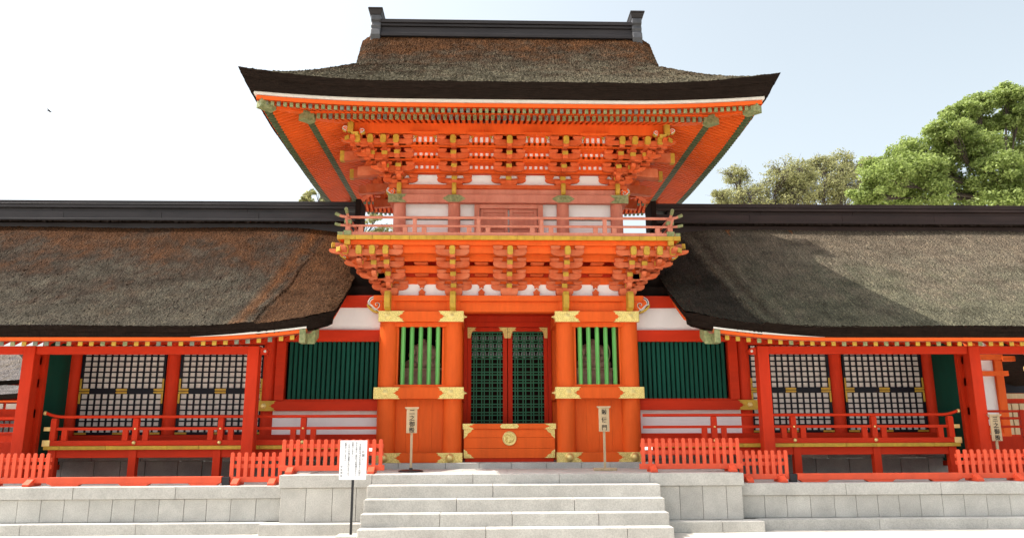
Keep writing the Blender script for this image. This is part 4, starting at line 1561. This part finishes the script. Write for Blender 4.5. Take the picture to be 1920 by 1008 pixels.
lin = lambda a, b, n: [a + (b - a) * i / (n - 1) for i in range(n)]
fence(lin(-4.14, -2.40, 15), -2.28, .918, .60, 'long picket fence on the gate platform, left of the gate behind the white notice', (-4.0, -2.55))
fence(lin(2.39, 4.14, 15), -2.28, .918, .60, 'long picket fence on the gate platform, right of the gate', (2.55, 4.0))
fence(lin(-5.09, -4.22, 8), -2.17, .722, .57, 'short picket fence on the left terrace beside the low red beam', (-4.98, -4.33))
fence(lin(4.22, 5.07, 8), -2.17, .722, .57, 'short picket fence on the right terrace between platform and low red beam', (4.33, 4.95))
fence(lin(-9.55, -8.37, 11), -2.17, .722, .57, 'picket fence at the far left edge of the photo', (-9.3, -8.62))
fence(lin(8.34, 9.62, 11), -2.17, .722, .57, 'picket fence at the far right in front of the small wooden sign', (8.6, 9.4))
for sx, lab in ((-1, 'low vermilion barrier beam lying on the left terrace'), (1, 'low vermilion barrier beam lying on the right terrace')):
    SX = sx
    t = thing('barrier_beam', lab, 'barrier', (6.78, -2.2, .72), 'low barrier beams on the terraces')
    MB().box(5.24, 8.32, -2.26, -2.14, .76, .875).build('beam', V['fence'], t, bevel=.008)
    c = MB()
    for x in (5.55, 6.78, 8.0):
        c.extr([(x - .28, .76), (x - .22, .722), (x + .22, .722), (x + .28, .76)], XZ(-2.2), -.055, .055)
    build_each(c, 'bearer', V['fence'], t)
    MB().box(5.10, 5.235, -2.25, -2.15, .722, .87).build('end_weight', V['pole'], t, bevel=.008)
SX = 1


# ------------------------------------------------------------------ writing and signs
def text_mesh(items, y, name, m, parent, thick=.002, bold=0.):
    """items = (character, x centre, z centre, size); one mesh of letters facing -y"""
    mb = MB()
    dg = bpy.context.evaluated_depsgraph_get()
    for ch, x, z, sz in items:
        cu = bpy.data.curves.new('glyph', 'FONT')
        cu.body = ch
        cu.size = sz
        cu.resolution_u = 3
        cu.offset = bold * sz
        cu.extrude = thick
        o = bpy.data.objects.new('glyph', cu)
        COL.objects.link(o)
        dg.update()
        me = bpy.data.meshes.new_from_object(o.evaluated_get(bpy.context.evaluated_depsgraph_get()))
        if len(me.vertices):
            co = np.array([v.co[:] for v in me.vertices])
            cx_ = (co[:, 0].min() + co[:, 0].max()) / 2
            cy_ = sz * .36
            mb.add([(x + a - cx_, y - c_ - thick, z + b - cy_) for a, b, c_ in co], [tuple(p.vertices) for p in me.polygons])
        bpy.data.objects.remove(o)
        bpy.data.meshes.remove(me)
    return mb.build(name, m, parent, normals=False)


def plaque(x, y, zg, ztop, zbot, chars, lab, base, width=.205, tilt=0):
    t = thing('wooden_sign', lab, 'sign', (x, y, zg), 'wooden name signs on posts')
    bd = MB().box(x - width / 2, x + width / 2, y - .012, y + .012, zbot, ztop).build('board', V['wood'], t, bevel=.003)
    MB().extr([(x - width / 2 - .035, ztop + .035), (x - width / 2 - .02, ztop), (x + width / 2 + .02, ztop), (x + width / 2 + .035, ztop + .035)], XZ(y), -.03, .03).build('cap_board', V['wood'], t, bevel=.003)
    n = len(chars)
    H = ztop - zbot
    sz = min(.112, H / n * .97)
    text_mesh([(c_, x + .004, ztop - H * (i + .5) / n, sz) for i, c_ in enumerate(chars)], y - .0125, 'lettering', V['ink'], bd, bold=.012)
    MB().box(x - .022, x + .022, y + .013, y + .045, zg + .01, ztop - .1).build('post', V['wood'] if base != 'plank' else V['wood'], t, bevel=.003)
    if base == 'disc':
        MB().lathe(lambda a, b, h: (x + a, y + .03 + b, zg + h), [(.24, 0), (.235, .02), (.16, .035), (.04, .04), (.03, .07), (.001, .07)], 24).build('foot', V['pole'], t, smooth=True)
    else:
        MB().box(x - .22, x + .22, y - .03, y + .09, zg, zg + .05).build('foot', V['wood'], t, bevel=.006)
    return t


plaque(-1.93, -1.5, .906, 2.08, 1.625, '二之御殿', 'wooden sign reading 二之御殿 on a post with a dark round foot', 'disc')
plaque(1.805, -1.5, .906, 2.09, 1.64, '勅使門', 'wooden sign reading 勅使門 on a post before the gate', 'plank')
plaque(9.75, -1.25, .714, 1.92, 1.43, '三之御殿', 'wooden sign reading 三之御殿 at the far right behind the picket fence', 'plank')

# white notice on a black pole
t = thing('notice_board', 'white printed notice headed お願い on a black pole left of the steps', 'notice board', (-2.64, -3.75, GZ))
yb_ = -3.75
bd = MB().box(-2.86, -2.425, yb_ - .008, yb_ + .008, .895, 1.515).build('board', V['white'], t, bevel=.002)
cols_ = [(-2.482, 1.335, .046, 'お願い'), (-2.535, 1.445, .034, '文化財を守るため石段より内側の'), (-2.595, 1.475, .034, '立入り禁止、境内での喫煙はかたく'),
         (-2.655, 1.475, .034, 'お断りします。'), (-2.715, 1.445, .034, '心ない行為に被害が及びますよう'), (-2.770, 1.475, .034, '必要はございません'), (-2.825, 1.10, .036, '宇佐神宮')]
it = []
for x, z, sz, tx in cols_:
    for i, ch in enumerate(tx):
        it.append((ch, x, z - i * sz * (1.0 if sz < .04 else 1.25) - (i * .012 if tx == '宇佐神宮' else 0), sz))
text_mesh(it, yb_ - .0085, 'lettering', V['inkgrey'], bd, thick=.0008)
MB().box(-2.659, -2.621, yb_ + .009, yb_ + .045, .04, 1.2).build('pole', V['pole'], t, bevel=.003)
MB().box(-2.86, -2.42, yb_ - .16, yb_ + .2, GZ, .05).build('base_stone', V['stoneA'], t, bevel=.015)
# edge of another white notice at the right border
t = thing('notice_board', 'white notice board cut off by the right edge of the photo', 'notice board', (9.98, -2.0, .72))
MB().box(9.88, 10.28, -2.06, -2.04, 1.06, 1.66).build('board', V['white'], t, bevel=.002)
MB().box(10.06, 10.1, -2.035, -2.0, .72, 1.6).build('pole', V['pole'], t, bevel=.003)

# ------------------------------------------------------------------ buildings seen through the end bays
t = thing('shrine_hall', 'grey-roofed vermilion hall in the inner court seen past the left corridor', 'hall', (-19, 12, GZ))
for z0, z1, y0, y1, nm, xe, xr in ((3.50, 4.80, 12.0, 15.0, 'upper_roof', -16.6, -19.6), (2.86, 3.36, 9.6, 12.0, 'lower_roof', -15.4, -15.9)):
    rows, cols = 30, 120
    vs = []
    for i in range(rows + 1):
        f = i / rows
        xr_ = xe + (xr - xe) * f
        for j in range(cols + 1):
            x = -25 + (xr_ + 25) * j / cols
            up_ = .16 * max(0, (j / cols - .7) / .3) ** 2 * (1 - f)
            vs.append((x, y0 + (y1 - y0) * f, z0 + (z1 - z0) * (f * .8 + .2 * f * f) + up_ + rng.normal(0, .012)))
    o = MB().add(vs, [(i * (cols + 1) + j, i * (cols + 1) + j + 1, (i + 1) * (cols + 1) + j + 1, (i + 1) * (cols + 1) + j) for i in range(rows) for j in range(cols)]).build(nm, V['greyroof'], t, normals=False)
    vs, fs = [], []
    for j in range(41):
        x = -25 + (xe + 25) * j / 40
        up_ = .16 * max(0, (j / 40 - .7) / .3) ** 2
        for dy, dz in ((0, .005), (.06, -.14), (.4, -.14), (.4, 0)):
            vs.append((x, y0 + dy, z0 + dz + up_))
    for j in range(40):
        for k in range(4):
            k2 = (k + 1) % 4
            fs.append((j * 4 + k, j * 4 + k2, j * 4 + 4 + k2, j * 4 + 4 + k))
    MB().add(vs, fs).build('cut_bark_edge', V['edge'], o)
    MB().box(-25, xe - .15, y0 + .12, y0 + .3, z0 - .19, z0 - .145).build('eave_board', V['orange'], o)
MB().box(-25, -16.9, 12.2, 13.5, 2.6, 3.5).build('wall', V['red'], t)
MB().box(-25, -15.9, 10.5, 12, GZ, 2.75).build('lower_wall', V['red'], t)
c = MB()
for k in range(14):
    c.box(-23.6 + k * .55, -23.16 + k * .55, 10.44, 10.49, 2.46, 2.64)
build_each(c, 'plaster_panel', V['paper'], t)
c = MB()
for k in range(40):
    c.box(-23.6 + k * .19, -23.47 + k * .19, 10.42, 10.48, 1.66, 2.06)
build_each(c, 'window_slat', V['carve'], t)
c = MB()
for z in (1.60, 1.85, 2.10):
    c.box(-24, -15.8, 10.2, 10.3, z, z + .08)
build_each(c, 'rail', V['redbeam'], t)
rr = MB().box(-26, -15, 17.2, 17.8, 5.12, 5.36).build('rear_roof_ridge', V['ridge'], t)
MB().box(-26, -15.2, 17.0, 17.9, 4.3, 5.1).build('rear_roof', V['greyroof'], rr)

t = thing('shrine_annex', 'vermilion annex with white wall panels seen past the right corridor', 'hall', (15, 6, GZ))
wl = MB()
wl.box(13.45, 13.66, 5.0, 5.2, GZ, 4.6).box(14.16, 14.38, 5.0, 5.2, GZ, 4.6)
wl.box(13.3, 14.5, 4.95, 5.1, 3.16, 3.30).box(13.5, 14.4, 4.96, 5.15, 3.62, 3.82).box(13.661, 14.159, 5.03, 5.2, 1.55, 1.76)
wl.box(14.36, 14.75, 4.94, 5.14, 3.58, 3.72)
wl.build('timber_frame', V['orange'], t, bevel=.01)
c = MB().box(13.661, 14.159, 5.1, 5.15, 1.77, 3.158).box(13.661, 14.159, 5.1, 5.15, 3.305, 3.615).box(13.6, 14.3, 5.12, 5.15, 3.83, 4.4)
build_each(c, 'plaster_panel', V['plaster'], t)
c = MB()
for k in range(3):
    c.hexa([(13.5 + k * .33, 5.0, 3.83), (13.6 + k * .33, 5.0, 3.83), (13.6 + k * .33, 5.1, 3.83), (13.5 + k * .33, 5.1, 3.83),
            (13.2 + k * .33, 5.0, 4.4), (13.3 + k * .33, 5.0, 4.4), (13.3 + k * .33, 5.1, 4.4), (13.2 + k * .33, 5.1, 4.4)])
build_each(c, 'diagonal_brace', V['orange'], t)
MB().box(14.4, 19, 7.2, 7.4, GZ, 4.6).build('wall', V['red'], t)
MB().box(14.5, 18, 7.1, 7.19, 2.78, 3.08).build('signboard', V['black'], t)
MB().box(14.5, 18, 7.12, 7.19, 2.60, 2.76).build('lintel', V['wood'], t)
c = MB()
for k in range(12):
    c.box(15.0 + k * .24, 15.2 + k * .24, 7.1, 7.18, 1.5, 2.45)
build_each(c, 'paper_strip', V['wood'], t)
vs, fs = [], []
for i in range(25):
    f = i / 24
    x = 14.3 + 1.9 * f
    z = 4.35 - 1.38 * math.sin(f * 1.45)
    for yy, dz in ((4.5, 0), (4.5, .34), (8, .34), (8, 0)):
        vs.append((x, yy, z + dz))
for i in range(24):
    for k in range(4):
        k2 = (k + 1) % 4
        fs.append((i * 4 + k, i * 4 + k2, i * 4 + 4 + k2, i * 4 + 4 + k))
o = MB().add(vs, fs).build('curved_roof', V['edge'], t)
vs2 = [(a, 4.46 if b < 5 else 4.6, c_ - .15) for a, b, c_ in vs]
vs2 = [(a, b, c_ if i % 4 in (0, 3) else c_ - .2) for i, (a, b, c_) in enumerate(vs2)]
MB().add(vs2, fs).build('verge_board', V['orange'], o)
MB().lathe(lambda a, b, h: (14.62 + a, 4.35 + b, 3.22 + h), [(.02, 0), (.08, .03), (.09, .12), (.05, .18), (.02, .3), (.001, .31)], 12).build('hanging_lantern', V['goldplain'], t)

t = thing('inner_railing', 'dark red railing crossing the passage at the right end', 'railing', (10.8, 1.0, .72))
c = MB()
for z in (1.69, 1.88, 2.04):
    c.box(9.8, 13.5, .97, 1.03, z, z + .055)
c.build('rail', V['redbeam'], t, bevel=.006)
for x in (11.9, 13.2):
    MB().box(x - .05, x + .05, .96, 1.04, .714, 2.1).build('rail_post', V['red'], t)
MB().box(9.6, 13.5, .96, 1.04, .70, 1.5).build('panel', V['red'], t)
t = thing('inner_railing', 'red railing and panel crossing the passage at the left end', 'railing', (-11, 1.0, .72))
c = MB()
for z in (1.60, 1.80):
    c.box(-13.5, -9.8, .97, 1.03, z, z + .055)
c.build('rail', V['redbeam'], t, bevel=.006)
MB().box(-13.5, -9.6, .96, 1.04, .70, 1.45).build('panel', V['red'], t)
for x in (-11.9, -13.2):
    MB().box(x - .05, x + .05, .96, 1.04, .714, 1.86).build('rail_post', V['red'], t)


# ------------------------------------------------------------------ trees
def leaf_mat(name, a, b, trans):
    m = bpy.data.materials.new(name)
    m.use_nodes = True
    nt = m.node_tree
    L = nt.links.new
    pr = nt.nodes['Principled BSDF']
    pr.inputs['Roughness'].default_value = .55
    g = nt.nodes.new('ShaderNodeNewGeometry')
    c_ = ramp(nt, g.outputs['Random Per Island'], [(0, a), (.6, b), (1, tuple(x * 1.25 for x in b))])
    L(c_, pr.inputs['Base Color'])
    tr = nt.nodes.new('ShaderNodeBsdfTranslucent')
    L(c_, tr.inputs['Color'])
    mx = nt.nodes.new('ShaderNodeMixShader')
    mx.inputs[0].default_value = trans
    L(pr.outputs[0], mx.inputs[1])
    L(tr.outputs[0], mx.inputs[2])
    L(mx.outputs[0], nt.nodes['Material Output'].inputs['Surface'])
    return m


V['leafG'] = leaf_mat('fresh_camphor_leaves', (.18, .24, .055), (.31, .385, .115), .55)
V['leafO'] = leaf_mat('olive_spring_leaves', (.20, .20, .08), (.33, .33, .14), .5)


def tree(label, base, fork, clumps, leaf, n_leaf, size, sub, spread, limb_r, seed, twigs=0, group='trees behind the corridors', flat=.75):
    r_ = np.random.default_rng(seed)
    t = thing('broadleaf_tree', label, 'tree', base, group)
    tr = MB()
    b0, f0 = np.array(base), np.array(fork)
    n = 7
    pts = [b0 + (f0 - b0) * i / n + r_.normal(0, .08, 3) * (0 < i < n) for i in range(n + 1)]
    tr.tube(pts, [limb_r * (1.35 - .6 * i / n) for i in range(n + 1)], 12)
    subs = []
    for (x, y, z, rad) in clumps:
        c_ = np.array([x, y, z])
        st = f0 if r_.random() < .6 else f0 + (b0 - f0) * r_.uniform(0, .3)
        mid = (st + c_) / 2 + r_.normal(0, .3, 3) + np.array([0, 0, -.2])
        pp = [st * (1 - q) ** 2 + 2 * mid * q * (1 - q) + c_ * q * q for q in np.linspace(0, 1, 8)]
        tr.tube(pp, [max(.014, limb_r * .42 * (1 - q) ** 1.1) for q in np.linspace(0, 1, 8)], 7)
        for k in range(sub):
            v = r_.normal(0, 1, 3)
            v /= np.linalg.norm(v)
            v[2] *= flat
            p = c_ + v * rad * r_.uniform(.45, 1.)
            subs.append((p, rad * r_.uniform(.22, .40) * spread))
            if twigs and k % 2 == 0 or k % 4 == 0:
                pm_ = (c_ + p) / 2 + r_.normal(0, .08, 3) * rad
                s0 = pp[5]
                tr.tube([s0, (s0 + pm_) / 2 + r_.normal(0, .04, 3), pm_, p], [.022, .017, .012, .006], 4)
                for _ in range(twigs):
                    tr.tube([pm_, p + r_.normal(0, .25, 3) * rad], [.010, .004], 3)
    tr.build('trunk', V['bark'], t, smooth=True, normals=False)
    P = np.array([p for p, _ in subs])
    Rr = np.array([q for _, q in subs])
    idx = r_.integers(0, len(P), n_leaf)
    v = r_.normal(0, 1, (n_leaf, 3))
    v /= np.linalg.norm(v, axis=1)[:, None]
    rad = Rr[idx] * r_.uniform(.25, 1.0, n_leaf) ** .6
    pos = P[idx] + v * rad[:, None] * np.array([1, 1, .62])
    nrm = v * .7 + r_.normal(0, .6, (n_leaf, 3)) + np.array([0, 0, .5])
    nrm /= np.linalg.norm(nrm, axis=1)[:, None]
    a = np.cross(nrm, r_.normal(0, 1, (n_leaf, 3)))
    a /= np.linalg.norm(a, axis=1)[:, None]
    b = np.cross(nrm, a)
    s = size * r_.uniform(.6, 1.3, n_leaf)[:, None]
    q = np.stack([pos - a * s, pos - b * s * .5, pos + a * s, pos + b * s * .5], 1).reshape(-1, 3)
    q = q - np.array(t.location)
    me = bpy.data.meshes.new('crown')
    me.vertices.add(len(q))
    me.vertices.foreach_set('co', q.ravel())
    me.loops.add(len(q))
    me.loops.foreach_set('vertex_index', np.arange(len(q)))
    me.polygons.add(n_leaf)
    me.polygons.foreach_set('loop_start', np.arange(0, len(q), 4))
    me.polygons.foreach_set('loop_total', np.full(n_leaf, 4))
    me.update()
    me.materials.append(leaf)
    o = bpy.data.objects.new('crown', me)
    COL.objects.link(o)
    o.parent = t
    return t


cam_cl = [(17.2, 12.5, 1.12), (18.5, 13.0, 1.25), (17.9, 13.7, .8), (19.1, 14.2, 1.05), (20.2, 14.9, .9), (21.2, 14.8, .95), (20.3, 13.6, 1.25), (21.8, 13.9, 1.1),
          (21.1, 12.5, 1.5), (23.1, 12.0, 1.25), (21.5, 16.1, .7), (22.6, 16.6, .7), (24.0, 17.0, .85), (25.0, 16.4, 1.0), (25.1, 14.9, 1.2), (22.7, 15.5, .8),
          (16.5, 11.9, .7), (26.2, 13.3, 1.5), (24.9, 12.0, 1.25), (19.4, 12.0, 1.2), (22.3, 11.4, 1.3), (17.6, 11.4, 1.1), (24.0, 13.2, .6), (19.6, 13.0, 1.1), (20.9, 14.2, .9), (22.4, 14.6, .9), (21.9, 15.3, .6), (18.6, 12.2, 1.0), (22.0, 12.8, 1.2), (23.3, 15.8, .75), (24.1, 15.9, .7)]
yj = np.random.default_rng(3)
tree('large fresh green camphor tree rising behind the right corridor roof', (23.6, 16.5, GZ), (23.4, 16.3, 12.2),
     [(x, 16 + yj.uniform(-1.3, 1.6), z, r_) for x, z, r_ in cam_cl], V['leafG'], 135000, .078, 36, 1.25, .34, 11)
tree('thin olive-brown tree behind the right corridor, nearest the gate roof', (14.0, 22, GZ), (14.0, 22, 11),
     [(x, 22 + yj.uniform(-1, 1), z, r_) for x, z, r_ in [(11.7, 13.6, .6), (12.9, 15.2, .75), (14.0, 14.4, 1.3), (15.2, 15.0, 1.1), (16.2, 15.5, .95), (15.9, 14.0, 1.2), (12.7, 13.8, .9), (14.6, 13.2, 1.3), (13.3, 13.6, 1.2), (16.8, 14.8, 1.0), (15.0, 14.2, 1.1)]],
     V['leafO'], 20000, .06, 36, 1.15, .2, 12, twigs=6)
tree('thin olive-brown tree with upright bare twigs beside the camphor tree', (19.6, 24, GZ), (19.5, 24, 12),
     [(x, 24 + yj.uniform(-1, 1), z, r_) for x, z, r_ in [(18.7, 16.6, .85), (20.0, 16.9, .95), (19.1, 15.7, 1.3), (20.6, 15.7, 1.2), (21.6, 16.7, .75), (18.0, 14.8, 1.2), (19.9, 14.3, 1.4), (17.0, 15.6, .9), (17.3, 14.4, 1.1), (19.0, 14.8, 1.2)]],
     V['leafO'], 18000, .065, 36, 1.15, .2, 13, twigs=6)
tree('small tree peeping over the left corridor ridge beside the gate roof', (-8, 20, GZ), (-8, 20, 10.5),
     [(x, 20 + yj.uniform(-.8, .8), z, r_) for x, z, r_ in [(-9.6, 13.0, .5), (-8.9, 13.1, .55), (-9.1, 12.4, .7), (-7.8, 12.3, .8), (-7.0, 11.8, .8), (-6.1, 11.6, .9), (-5.0, 10.8, .9), (-6.4, 10.6, .9)]],
     V['leafO'], 5200, .085, 14, 1.0, .16, 14, twigs=2)

# ------------------------------------------------------------------ bird
t = thing('bird', 'tiny dark bird gliding in the white sky on the left', 'bird', (-14.15, 6, 11.44))
MB().lathe(lambda a, b, h: (-14.15 + h - .06, 6 + a, 11.44 + b - .45 * (h - .06)), [(.002, -.05), (.012, 0), (.02, .05), (.014, .11), (.004, .14)], 8).build('body', V['dark'], t, smooth=True)
for s in (-1, 1):
    MB().extr([(0, 0), (.035, .005), (.02, .07), (-.03, .13), (-.02, .06)], lambda u, v, tt, s=s: (-14.15 + u, 6 + s * v, 11.445 + abs(v) * .35 + tt), -.002, .002).build('wing', V['dark'], t)
